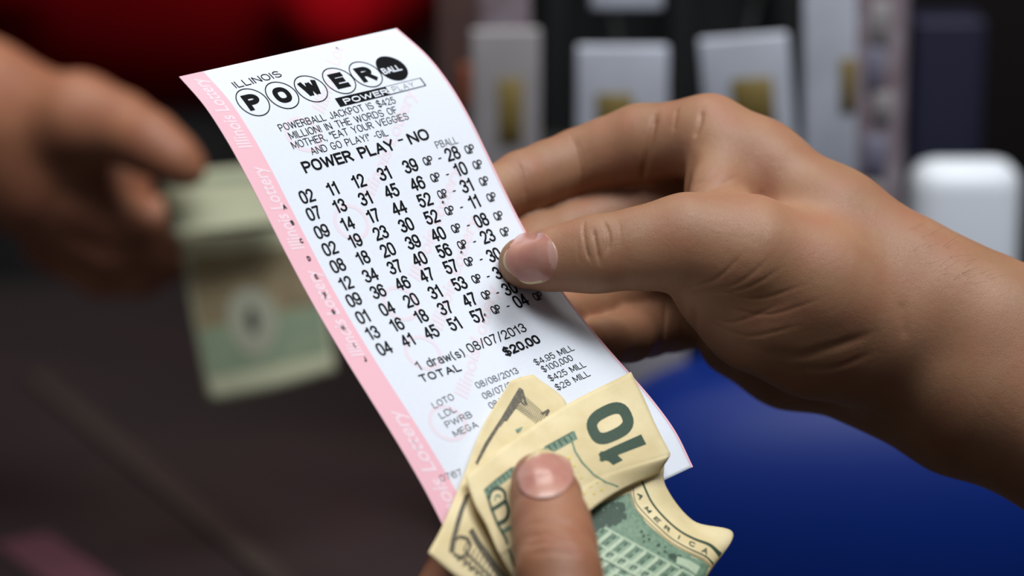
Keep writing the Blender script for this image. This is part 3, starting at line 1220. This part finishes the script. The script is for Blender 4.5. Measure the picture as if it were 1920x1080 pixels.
# --- note with the green building, curling away
NB = note_sheet([[(1075, 935), (1140, 905), (1195, 888), (1246, 862)],
                 [(1098, 1000), (1165, 960), (1215, 938), (1249, 912)],
                 [(1115, 1080), (1200, 1020), (1262, 990), (1300, 976)],
                 [(1130, 1180), (1230, 1095), (1310, 1045), (1375, 1000)],
                 [(1150, 1260), (1240, 1180), (1300, 1120), (1330, 1075)]],
                [[7, 7, 7, 7], [8, 9, 8, 5], [11, 12, 10, 5], [14, 14, 12, 8], [14, 14, 12, 8]], 50, 50, .2, 8)
NB.paper(40, 44, M_BILL, .11)
note_b = NB.build('banknote')
tag(note_b, 'banknote printed with a green columned building, curling out below the numeral 10', 'banknote', 'folded banknotes under the left thumb')
fld = [(1100, 955), (1150, 936), (1184, 924), (1192, 950), (1214, 984), (1258, 1020), (1300, 1046), (1328, 1064), (1318, 1092), (1250, 1170), (1150, 1250), (1112, 1100)]
cx = np.array(fld).mean(0)
UVf = [NB.inv(*q) for q in fld]
ctr = NB.inv(*cx)
# dense fan keeps the print on the curl
fan_uv, fan_f = [], []
nr, na = 10, 60
per = []
for k in range(na):
    t = k / na * len(UVf)
    i = int(t)
    per.append(UVf[i] + (UVf[(i + 1) % len(UVf)] - UVf[i]) * (t - i))
for j in range(nr + 1):
    for k in range(na):
        fan_uv.append(ctr + (per[k] - ctr) * j / nr)
for j in range(nr):
    for k in range(na):
        k2 = (k + 1) % na
        fan_f.append((j * na + k, (j + 1) * na + k, (j + 1) * na + k2, j * na + k2))
NB.add(fan_uv, fan_f, M_GREENMID, .07)
ax = np.array([22., 12.])
ay = np.array([.77, -.64])
LIM = [(1182, 928), (1190, 954), (1210, 984), (1252, 1020), (1296, 1046), (1326, 1066), (1316, 1090), (1250, 1165), (1150, 1245), (1114, 1100), (1102, 958), (1150, 938)]


def inside(p):
    c = False
    for i in range(len(LIM)):
        (x1, y1), (x2, y2) = LIM[i], LIM[i - 1]
        if (y1 > p[1]) != (y2 > p[1]) and p[0] < (x2 - x1) * (p[1] - y1) / (y2 - y1) + x1:
            c = not c
    return c


def bline(a, b, w_, m, lift):
    a, b = np.array(a), np.array(b)
    if inside(a) and inside(b):
        NB.band([tuple(a), tuple((a + b) / 2), tuple(b)], w_, m, lift)


for tier in range(4):
    o_ = np.array([1131., 1040.]) + np.array([26., 44.]) * 1.25 * tier
    for k in range(-4, 9):
        p = o_ + ax * k
        bline(p, p + ay * 44, 8, M_GREENLT, .11)
        bline(p + ax * .26, p + ax * .26 + ay * 44, 1.5, M_GREEN, .12)
        for t in (8, 24, 40):
            bline(p + ax * .5 + ay * (t - 2.5), p + ax * .5 + ay * (t + 2.5), 3.5, M_GREEN, .12)
        bline(p + ax * .72, p + ax * .72 + ay * 40, 1.5, M_GREENLT, .12)
    for k in range(-4, 9):
        p = o_ + ax * k
        bline(p - ay * 5, p + ax - ay * 5, 4, M_GREENLT, .12)
        bline(p - ay * 9, p + ax - ay * 9, 2, M_GREEN, .12)
        bline(p + ay * 49, p + ax + ay * 49, 3, M_GREENLT, .12)
for k in range(150):       # dark trees beside the building
    x = 1110 + rng.uniform(0, 60)
    y = 948 + rng.uniform(0, 46) - (x - 1110) * .35
    if inside((x - 3, y)) and inside((x + 4, y - 4)) and inside((x, y - 9)):
        ring(NB, (x, y), rng.uniform(.5, 1.3), 0, M_GREEN, .14 + .0004 * k, True)
for k in range(30):
    x = 1200 + rng.uniform(0, 80)
    y = 985 + (x - 1200) * .75 + rng.uniform(0, 26)
    if inside((x, y)) and inside((x + 4, y - 6)):
        ring(NB, (x, y), rng.uniform(.25, .6), 0, M_GREEN, .14 + .0006 * k, True)
NB.band([(1274, 1052), (1290, 1058), (1306, 1068)], 13, M_GREENLT, .17)
pbld = NB.build('building_print', note_b)
tag(pbld, 'green engraved building and trees')
outer = [(1204, 904), (1222, 942), (1248, 973), (1275, 996), (1303, 1011), (1331, 1022), (1350, 1040)]
inner = [(1187, 915), (1191, 940), (1206, 960), (1230, 984), (1258, 1009), (1288, 1027), (1322, 1043), (1337, 1057)]
NB.band([tuple(q) for q in catmull(outer, 6)], 5, M_GREEN)
NB.band([tuple(q) for q in catmull(inner, 6)], 2, M_GREEN)
NB.band([tuple(q + np.array([-5, 4])) for q in catmull(inner, 6)], 3, M_TAN)
NB.band([tuple(q + np.array([-9, 6])) for q in catmull(inner, 6)], 1.6, M_GREENMID)
mid = catmull([((a[0] + b[0]) / 2, (a[1] + b[1]) / 2) for a, b in zip(outer, inner)], 8)
word = 'AMERICA'
for k, ch in enumerate(word):
    t = int((.12 + .82 * k / 6) * (len(mid) - 2))
    d = mid[t + 1] - mid[t]
    d = d / np.linalg.norm(d)
    p0 = mid[t] - d * 5 + np.array([-d[1], d[0]]) * 5
    NB.line(ch, tuple(p0), tuple(p0 + d * (4 if ch == 'I' else 10)), 11, M_GREEN, .2, .2, .1, 1.0, True)
pb = NB.build('border_print', note_b)
tag(pb, 'green lettered border band')

# ================================================================== RIGHT HAND
Fd = Field((-30, -150, -945), (278, 75, -785), 1.05)
zflat = ((0, 0, 1), .84)
body = Fd.blank()
KB = 9
PR = lambda x, y, d, r: (P(x, y, d), r)
# forearm, wrist and metacarpals
Fd.chain([PR(2420, 1010, 850, 36), PR(1860, 712, 856, 28), PR(1745, 630, 858, 25)], body, KB)
Fd.chain([PR(2420, 860, 850, 28), PR(1850, 610, 852, 19), PR(1700, 530, 853, 19)], body, KB)
Fd.chain([PR(1330, 253, 868, 11.6), PR(1420, 316, 866, 13.5), PR(1560, 430, 858, 17), PR(1720, 570, 853, 20)], body, KB)
Fd.chain([PR(1356, 340, 892, 12.5), PR(1500, 450, 882, 16), PR(1740, 640, 868, 20)], body, KB)
Fd.chain([PR(1356, 455, 905, 12), PR(1520, 560, 890, 16), PR(1760, 700, 872, 20)], body, KB)
Fd.chain([PR(1360, 570, 906, 11), PR(1480, 650, 893, 14), PR(1640, 690, 880, 14.5), PR(1780, 745, 866, 18)], body, KB)
# palm heel on the little-finger side
Fd.chain([PR(1375, 640, 895, 11), PR(1480, 680, 884, 12), PR(1640, 706, 872, 13), PR(1790, 768, 862, 17.5)], body, KB)
# thumb and its ball
th = Fd.blank()
Fd.chain([PR(993, 493, 832.5, 7.4), PR(1040, 486, 830, 9.0), PR(1095, 479, 829, 10.6), PR(1130, 475, 828, 11.1), PR(1200, 466, 828, 11.8),
          PR(1290, 455, 829, 13.2)], th, 2.5, zflat)
Fd.cone(P(982, 492, 833.5), P(1030, 487, 831), 7.6, 8.6, th, 2, ((0, 0, 1), .7))
Fd.chain([PR(1290, 455, 830, 12.6), PR(1400, 480, 834, 16.5), PR(1520, 540, 842, 20), PR(1640, 600, 850, 21)], th, 8)
Fd.chain([PR(1345, 545, 838, 12.5), PR(1420, 585, 842, 16), PR(1530, 630, 848, 17), PR(1640, 660, 855, 17)], th, 8)
# web between thumb and forefinger
Fd.chain([PR(1345, 430, 842, 9), PR(1340, 370, 850, 8), PR(1345, 290, 860, 9)], body, 8)
body = smin(body, th, 7)
# fingers
fing = [
    [PR(876, 398, 855, 7.2), PR(925, 366, 864, 8.3), PR(980, 341, 870, 9.2), PR(1030, 322, 875, 9.3), PR(1085, 303, 879, 9.9),
     PR(1140, 287, 878, 10.7), PR(1200, 270, 876, 11.9), PR(1330, 253, 868, 11.8)],
    [PR(905, 505, 845, 7), PR(950, 484, 857, 8.4), PR(1010, 457, 869, 9.2), PR(1070, 436, 876, 9.4), PR(1130, 415, 881, 10.2), PR(1220, 388, 884, 11.2), PR(1350, 350, 890, 12)],
    [PR(1000, 590, 845, 6.6), PR(1045, 584, 858, 8), PR(1100, 565, 872, 8.6), PR(1160, 545, 890, 9), PR(1210, 528, 902, 9.8), PR(1345, 460, 905, 11)],
    [PR(1085, 655, 842, 6.2), PR(1130, 642, 856, 7.2), PR(1180, 628, 874, 8.0), PR(1215, 616, 892, 8.6), PR(1260, 604, 903, 9.2), PR(1350, 570, 906, 10)],
]
allf = None
for ch_ in fing:
    ff = Fd.chain(ch_, Fd.blank(), 3)
    allf = ff if allf is None else smin(allf, ff, 2.0)
Fd.f = smin(body, allf, 4.5)
# hollow between the forefinger's root and the web
hol = Fd.chain([PR(1272, 215, 850, 3), PR(1258, 290, 849, 7), PR(1238, 372, 848, 8)], Fd.blank(), 1)
Fd.f = -smin(-Fd.f, hol, 2.0)
Vr, Fr = Fd.mesh()
Vr = relax(Vr, Fr, 3, .5)
Vr, Fr = subdivide(Vr, Fr)
Vr = relax(Vr, Fr, 2, .5)
Vr = creases(Vr, Fr, [
    ([(1096, 412), (1094, 434), (1100, 470), (1108, 492)], .5, .4),
    ([(1112, 428), (1117, 456), (1126, 499)], .45, .6),
    ([(1129, 410), (1140, 434), (1142, 456), (1136, 478)], .45, .55),
    ([(1085, 440), (1083, 470), (1088, 500)], .45, .1), ([(1160, 412), (1164, 440), (1160, 470)], .45, .12),
    ([(968, 300), (980, 330), (988, 382)], .6, .3),
    ([(1068, 250), (1081, 282), (1091, 330), (1086, 362)], .65, .4),
    ([(1076, 250), (1090, 285), (1099, 330)], .5, .15),
    ([(1230, 208), (1224, 245), (1211, 300), (1204, 345)], 1.0, .9),
    ([(1270, 200), (1266, 225), (1262, 250)], .7, .3),
    ([(1316, 204), (1312, 232), (1300, 262)], .9, .6),
    ([(1285, 368), (1330, 356), (1385, 330)], 1.0, .3),
    ([(1300, 350), (1335, 330), (1362, 300)], .8, .18),
    ([(1282, 543), (1344, 522), (1395, 474)], .6, .2),
    ([(1290, 550), (1381, 532), (1450, 478)], .6, .18),
    ([(1284, 547), (1324, 550), (1400, 540), (1470, 500)], .6, .18),
    ([(1303, 572), (1370, 604), (1465, 570)], .7, .2),
    ([(1320, 596), (1400, 630), (1500, 610)], .7, .15),
    ([(1345, 540), (1420, 560), (1520, 530)], .6, .14), ([(1360, 575), (1440, 590), (1540, 560)], .6, .14),
    ([(1393, 644), (1486, 667), (1555, 652), (1640, 624)], 1.6, .5),
    ([(1470, 690), (1560, 690), (1640, 660)], 1.2, .22),
    ([(1690, 560), (1694, 600), (1698, 640)], 1.5, .3),
    ([(1249, 560), (1248, 610), (1247, 640)], 1.0, .7),
    ([(1305, 575), (1302, 630), (1305, 680)], 1.2, .6),
])
hand_r = hand_object('hand', Vr, Fr, M_SKIN)
tag(hand_r, 'tan hand and wrist reaching in from the right, thumb pinching the ticket edge', 'hand')
nl = nail('thumb_nail', Vr, Fr, (1000, 483), (-1, .16), 49, 90, hand_r, .12, .045, .2, -1)
tag(nl, 'pink thumb nail with pale cream rim')

# ================================================================== LEFT HAND
Fl = Field((-40, -205, -850), (75, -35, -685), 1.0)
lb = Fl.blank()
PT = lambda x, y, k, r: (P(x, y, tp(min(x, 1200), min(y, 1100)) - k), r)
lt = Fl.blank()
Fl.chain([PT(1010, 899, 21, 7.6), PT(1023, 932, 23, 9.5), PT(1034, 985, 27, 10.5), PT(1042, 1030, 31, 10.9), PT(1048, 1080, 36, 11.3),
          PT(1062, 1200, 44, 12.2), PT(1085, 1340, 46, 14)], lt, 2.5, ((0, .25, 1), .88))
Fl.chain([PT(1085, 1340, 44, 14), PT(1110, 1500, 34, 20), PT(1120, 1700, 24, 24)], lt, 8)
Fl.chain([PT(930, 1420, 6, 13), PT(1010, 1540, 12, 20), PT(1090, 1720, 12, 26)], lb, 9)
Fl.chain([PT(1020, 1460, -12, 14), PT(1080, 1600, -4, 20)], lb, 9)
for ch_ in ([PT(900, 1010, -12, 6.8), PT(858, 1062, -16, 8), PT(838, 1115, -20, 8.8), PT(850, 1220, -22, 9.8), PT(930, 1410, 0, 12)],
            [PT(960, 1090, -12, 7), PT(930, 1150, -22, 8.6), PT(935, 1260, -30, 9.6), PT(1000, 1440, -12, 12)],
            [PT(1030, 1140, -12, 7), PT(1000, 1210, -24, 8.6), PT(1015, 1320, -34, 9.6), PT(1060, 1480, -18, 12)],
            [PT(1090, 1200, -10, 6.4), PT(1070, 1270, -22, 7.6), PT(1085, 1370, -30, 8.6), PT(1110, 1520, -16, 11)]):
    ff = Fl.chain(ch_, Fl.blank(), 3)
    lb = smin(lb, ff, 1.0)
Fl.f = smin(lb, lt, 4)
Vl, Fc = Fl.mesh()
Vl = relax(Vl, Fc, 3, .5)
Vl, Fc = subdivide(Vl, Fc)
Vl = relax(Vl, Fc, 2, .5)
Vl = creases(Vl, Fc, [([(985, 1010), (1030, 1000), (1080, 1012)], .9, .45), ([(980, 1024), (1035, 1016), (1090, 1026)], .9, .4),
                      ([(990, 1040), (1040, 1034), (1090, 1042)], .8, .3), ([(985, 985), (1030, 978), (1075, 985)], .8, .2)])
hand_l = hand_object('hand', Vl, Fc, M_SKIN2)
tag(hand_l, 'hand at the bottom of the picture, thumb pressing banknotes and ticket together', 'hand')
nl2 = nail('thumb_nail', Vl, Fc, (1023, 893), (-.24, -1), 53, 80, hand_l, .1, .06, .16)
tag(nl2, 'glossy pink thumb nail')

# ================================================================== THE PERSON ACROSS THE COUNTER
person = empty('person', W(P(300, 190, 1760)))
tag(person, 'person in a red shirt across the counter, holding out folded banknotes', 'person')
Fb = Field((-370, -60, -1365), (-95, 190, -1150), 2.0)
bb = Fb.blank()
Fb.chain([(P(-300, 60, 1310), 40), (P(-40, 215, 1235), 31), (P(60, 260, 1225), 29)], bb, 10)
Fb.chain([(P(60, 240, 1220), 26), (P(150, 225, 1205), 19), (P(225, 240, 1196), 14), (P(280, 268, 1186), 12), (P(330, 300, 1182), 9), (P(354, 318, 1183), 7)], bb, 8)
Fb.chain([(P(60, 330, 1230), 28), (P(130, 370, 1240), 24), (P(205, 348, 1244), 19)], bb, 10)
for ch_ in ([(P(120, 360, 1225), 17), (P(215, 412, 1230), 13.5), (P(290, 420, 1238), 11), (P(355, 395, 1235), 9)],
            [(P(110, 410, 1235), 15), (P(205, 468, 1236), 12), (P(285, 468, 1242), 11), (P(345, 440, 1238), 9)],
            [(P(95, 450, 1245), 14), (P(190, 512, 1246), 11), (P(265, 515, 1246), 10), (P(325, 490, 1240), 8.5)]):
    ff = Fb.chain(ch_, Fb.blank(), 3)
    bb = smin(bb, ff, 2)
Fb.f = bb
Vb, Fb_ = Fb.mesh()
Vb = relax(Vb, Fb_, 2, .5)
link('arm', W(Vb), Fb_, M_SKINB, None, person)
# red shirt: belly and chest leaning over, with a sleeve fold at the right
Fs = Field((-520, 60, -2030), (160, 560, -1620), 9)
sb = Fs.blank()
Fs.chain([(P(300, -560, 1840), 150), (P(330, -280, 1800), 150), (P(330, -110, 1800), 118)], sb, 40, ((1, 0, 0), 1.45))
Fs.chain([(P(540, -160, 1760), 62), (P(650, -40, 1720), 44), (P(628, 36, 1680), 27)], sb, 24)
Fs.chain([(P(60, -420, 1780), 66), (P(-60, -120, 1700), 54)], sb, 24)
Fs.f = sb
Vs, Fs_ = Fs.mesh()
Vs = relax(Vs, Fs_, 2, .5)
link('shirt', W(Vs), Fs_, M_RED, None, person)
Ft = Field((-480, -320, -2080), (120, 300, -1600), 10)
tb = Ft.blank()
Ft.chain([(P(300, 150, 1850), 105), (P(300, 700, 1880), 110)], tb, 30, ((1, 0, 0), 1.4))
Ft.f = tb
Vt, Ft_ = Ft.mesh()
link('trousers', W(relax(Vt, Ft_, 2)), Ft_, M_BLACKCLOTH, None, person)

# the notes in that hand


def far_note(name, rows, deps, label, inked):
    s = Sheet([[P(x, y, d) for (x, y), d in zip(r, dd)] for r, dd in zip(rows, deps)], None, None, 66, 80)
    s.paper(16, 20, M_FARNOTE, .3)
    o = s.build(name)
    tag(o, label, 'banknote', 'banknotes in the far hand')
    inked(s)
    if s.P:
        q = s.build('engraving', o)
        tag(q, 'dull green and brown engraving')
    return o


M_FARNOTE = mat('worn_note_paper', rgb(172, 172, 142), 0.75, 0.12, 60)
M_FAROVAL = mat('worn_grey_oval', rgb(140, 140, 120), 0.7)
M_FARINK = mat('worn_green_ink', rgb(112, 128, 102), 0.7, 0.3, 120, rgb(128, 138, 110))
M_FARBROWN = mat('worn_brown_ink', rgb(128, 112, 80), 0.7, 0.3, 120)
M_FARDARK = mat('worn_dark_ink', rgb(44, 48, 44), 0.7)


def quadgrid(s, q, m, lift, n=8):
    a, b, c, d = [s.inv(*p) for p in q]
    UV = [(a * (1 - i / n) + b * i / n) * (1 - j / n) + (d * (1 - i / n) + c * i / n) * j / n for j in range(n + 1) for i in range(n + 1)]
    k = n + 1
    s.add(UV, [(j * k + i, j * k + i + 1, (j + 1) * k + i + 1, (j + 1) * k + i) for j in range(n) for i in range(n)], m, lift)


def ink_hang(s):
    quadgrid(s, [(356, 478), (588, 455), (606, 570), (374, 620)], M_FARBROWN, .3)
    quadgrid(s, [(374, 620), (606, 570), (616, 660), (396, 706)], M_FARINK, .3)
    o = s.inv(474, 600)
    n = 30
    s.add([(o[0] + .19 * math.cos(a), o[1] + .2 * math.sin(a)) for a in np.linspace(0, 6.283, n, endpoint=False)] + [tuple(o)],
          [(i, (i + 1) % n, n) for i in range(n)], M_FAROVAL, .6)
    s.add([(o[0] + .045 * math.cos(a), o[1] + .07 * math.sin(a)) for a in np.linspace(0, 6.283, n, endpoint=False)] + [tuple(o)],
          [(i, (i + 1) % n, n) for i in range(n)], M_FARDARK, .9)


def ink_fold(s):
    quadgrid(s, [(318, 338), (535, 322), (538, 334), (320, 350)], M_FARINK, .3)


far_note('banknote', [[(336, 440), (460, 434), (580, 420)], [(358, 580), (480, 560), (606, 545)], [(392, 755), (510, 730), (630, 695)]],
         [[1222, 1222, 1222], [1216, 1214, 1216], [1212, 1208, 1212]], 'worn banknote hanging down with a small dark portrait, below the far folded note', ink_hang)
far_note('banknote', [[(300, 325), (420, 315), (540, 305)], [(308, 380), (425, 372), (548, 362)], [(325, 442), (435, 428), (560, 412)]],
         [[1208, 1208, 1208], [1202, 1201, 1203], [1195, 1194, 1197]], 'greenish folded banknote lying across the top in the far hand', ink_fold)

# ================================================================== THE RACK OF PACKS
rack = empty('display_rack', W(P(1280, 200, 1270)))
tag(rack, 'black display rack holding white packs behind the hand on the right', 'rack')


def rbox(name, px, py, d, size, m, parent=None, rz=0, bev=.0015, roll=0):
    """upright box centred behind a photo point; size in metres (width, depth, height)"""
    o = box_mesh(name, size, bev, m, 3, None, PW(px, py, d), (0, roll, rz))
    if parent:
        o.parent = parent
        o.matrix_parent_inverse = Matrix.Translation(-parent.location)
    return o


rack.location = (0.074, 1.31, COUNTER_Z)


def rackbox(name, x, y, z, size):
    return box_mesh(name, size, .002, M_RACK, 2, rack, (x, y, z))


rackbox('back_panel', 0, .02, .21, (.208, .008, .41))
for x in (-.098, -.054, .004, .054, .098):
    rackbox('post', x, -.004, .21, (.012, .012, .40))
for z in (.16, .30, .405):
    rackbox('cross_bar', 0, -.014, z, (.206, .012, .012))
rackbox('base', 0, -.015, .006, (.208, .09, .011))


def standing(name, px, py_top, d, wd, dep, m, rz=0, bev=.002):
    """upright box standing on the counter, its top edge at a photo height"""
    p = PW(px, py_top, d)
    h = p.z - COUNTER_Z
    return box_mesh(name, (wd, dep, h), bev, m, 3, None, (p.x, p.y, COUNTER_Z + h / 2 + .0005), (0, 0, rz))


def pack(px, py, d, w_, h_, label, gold=None, rz=0.0, roll=0.0, m=None, name='pack', dep=.005, group='white packs on the rack'):
    o = rbox(name, px, py, d, (w_, dep, h_), m or M_PACK, None, rz, min(.003, dep * .3), roll)
    tag(o, label, 'pack', group)
    L = 1.324 - o.location.y
    box_mesh('hook', (.003, L, .003), .0006, M_RACK, 1, o, (0, L / 2, h_ * .38))
    if gold:
        gx, gz, gw, gh = gold
        g = box_mesh('gold_label', (w_ * gw, .0010, h_ * gh), .0003, M_GOLD, 1, o, (w_ * gx, -dep / 2 - .0004, h_ * gz))
        tag(g, 'olive gold printed patch')
    return o


pack(948, 200, 1190, .029, .066, 'greyish white pack with a tall olive patch, next to the ticket edge', (.06, -.02, .34, .42), .1, 0, M_PACKGREY)
pack(1166, 210, 1180, .038, .056, 'white pack with a gold patch low down, hanging above the forefinger', (-.08, .0, .40, .3), .0)
pack(1175, -14, 1180, .030, .014, 'white pack whose lower edge shows at the top, above the forefinger')
pack(1404, 205, 1180, .037, .062, 'white pack with a square gold patch, hanging above the knuckle', (.06, .05, .46, .34), -.12, -.10)
pack(1556, 150, 1175, .022, .086, 'narrow white pack with gold at its right edge, beside the tall mottled box', (.34, -.02, .28, .26), -.1, -.03)
pack(1575, 325, 1200, .028, .030, 'dull white pack with an olive patch, low beside the tall mottled box', (-.05, -.1, .7, .6), -.1, 0, M_PACKGREY)
pack(1225, 665, 1210, .028, .034, 'greyish white pack seen under the curled fingers, above the blue tub', None, 0, 0, M_PACKGREY)
pack(1390, 722, 1210, .016, .014, 'small pale pack just showing above the blue tub, under the wrist')
# orange and brown tag left of the packs
tg = rbox('price_tag', 886, 160, 1218, (.010, .003, .018), M_ORANGE, None, 0, .0008)
tag(tg, 'small orange tag on the brown carton, next to the ticket edge', 'tag')
br = standing('carton', 866, -60, 1230, .022, .02, mat('brown_carton', rgb(78, 52, 46), .7, .2, 40))
tag(br, 'dark brown upright carton carrying the orange tag, beside the ticket', 'carton')
hd = pack(945, 30, 1190, .022, .036, 'mottled brownish grey pack at the top, right of the brown carton', None, 0, 0, M_MAUVE)
# tall mottled box, navy carton, white container
tb_ = standing('tall_box', 1656, -60, 1178, .021, .03, M_MAUVE, -.2)
tag(tb_, 'tall narrow box with mottled grey mauve print, right of the packs', 'box')
TOPZ = (PW(1656, -60, 1178).z - COUNTER_Z) / 2
for k in range(9):
    box_mesh('printed_patch', (rng.uniform(.006, .013), .0008, rng.uniform(.008, .02)), .0002,
             [M_PACKGREY, M_MAUVE2][k % 2], 1, tb_, (rng.uniform(-.003, .004), -.0153 - .0002 * k, TOPZ - .022 - .018 * k + rng.uniform(-.003, .003)))
nv = standing('navy_box', 1774, 30, 1290, .032, .03, M_NAVY)
tag(nv, 'dark navy box at the right edge, above the white container', 'box')
wc = standing('container', 1810, 302, 1240, .048, .03, M_WHITE, 0, .011)
tag(wc, 'white rounded container at the right edge, behind the wrist', 'container')


# ================================================================== BLUE TUB
def lathe_super(name, prof, ex, sx, sy, m, n=72, parent=None, loc=(0, 0, 0)):
    V, F = [], []
    for r, z in prof:
        for k in range(n):
            a = 2 * math.pi * k / n
            c, s = math.cos(a), math.sin(a)
            V.append((sx * r * math.copysign(abs(c) ** (2 / ex), c), sy * r * math.copysign(abs(s) ** (2 / ex), s), z))
    for j in range(len(prof) - 1):
        for k in range(n):
            F.append((j * n + k, j * n + (k + 1) % n, (j + 1) * n + (k + 1) % n, (j + 1) * n + k))
    F.append(tuple(range(n - 1, -1, -1)))
    F.append(tuple((len(prof) - 1) * n + k for k in range(n)))
    o = link(name, V, F, m, None, None)
    o.location = loc
    if parent:
        o.parent = parent
    return o


tubc = on_counter(1560, 1120)
tub = empty('tub', (PW(1570, 900, 1190).x, PW(1570, 900, 1190).y + .02, COUNTER_Z))
tag(tub, 'royal blue plastic tub with a domed lid on the counter, below the right hand', 'tub')
lathe_super('body', [(.90, 0), (.94, .002), (.97, .012)], 2.4, .122, .066, M_BLUE, 72, tub)
dome = [(.965, .012), (.985, .013), (1.0, .018)] + [(math.cos(t) ** .75, .018 + .087 * math.sin(t) ** 1.0) for t in np.linspace(.06, 1.5, 22)]
lathe_super('lid', dome, 2.4, .122, .066, M_BLUE, 72, tub)


# a few fine hairs along the wrist's upper edge
bvh = BVHTree.FromPolygons([tuple(v) for v in Vr], [tuple(int(i) for i in f) for f in Fr])
HV, HF = [], []
for k in range(26):
    px = rng.uniform(1690, 1860)
    py = 392 + (px - 1680) * .62 + rng.uniform(6, 70)
    h = bvh.ray_cast(Vector((0, 0, 0)), Vector(P(px, py, 1)).normalized())
    if h[0] is None:
        continue
    p = np.array(h[0])
    n = np.array(h[1])
    n = n if n[2] > 0 else -n
    d = np.array([rng.uniform(.5, 1.1), rng.uniform(-.1, .5), rng.uniform(-.2, .2)]) + n * .55
    d /= np.linalg.norm(d)
    L = rng.uniform(4, 8)
    bend = np.array([.2, -.5, 0]) * rng.uniform(.2, .6)
    base = len(HV)
    for j in range(6):
        t = j / 5
        c = p - n * .2 + d * L * t + bend * L * t * t * .5
        r = .032 * (1 - .75 * t)
        for a in (0, 2.09, 4.19):
            HV.append(c + r * np.array([math.cos(a), math.sin(a), .3]))
    for j in range(5):
        for a in range(3):
            b_ = (a + 1) % 3
            HF.append((base + 3 * j + a, base + 3 * j + b_, base + 3 * j + 3 + b_, base + 3 * j + 3 + a))
hr = link('arm_hair', W(np.array(HV)), HF, M_HAIR, None, hand_r)
tag(hr, 'fine dark hairs', kind='stuff')
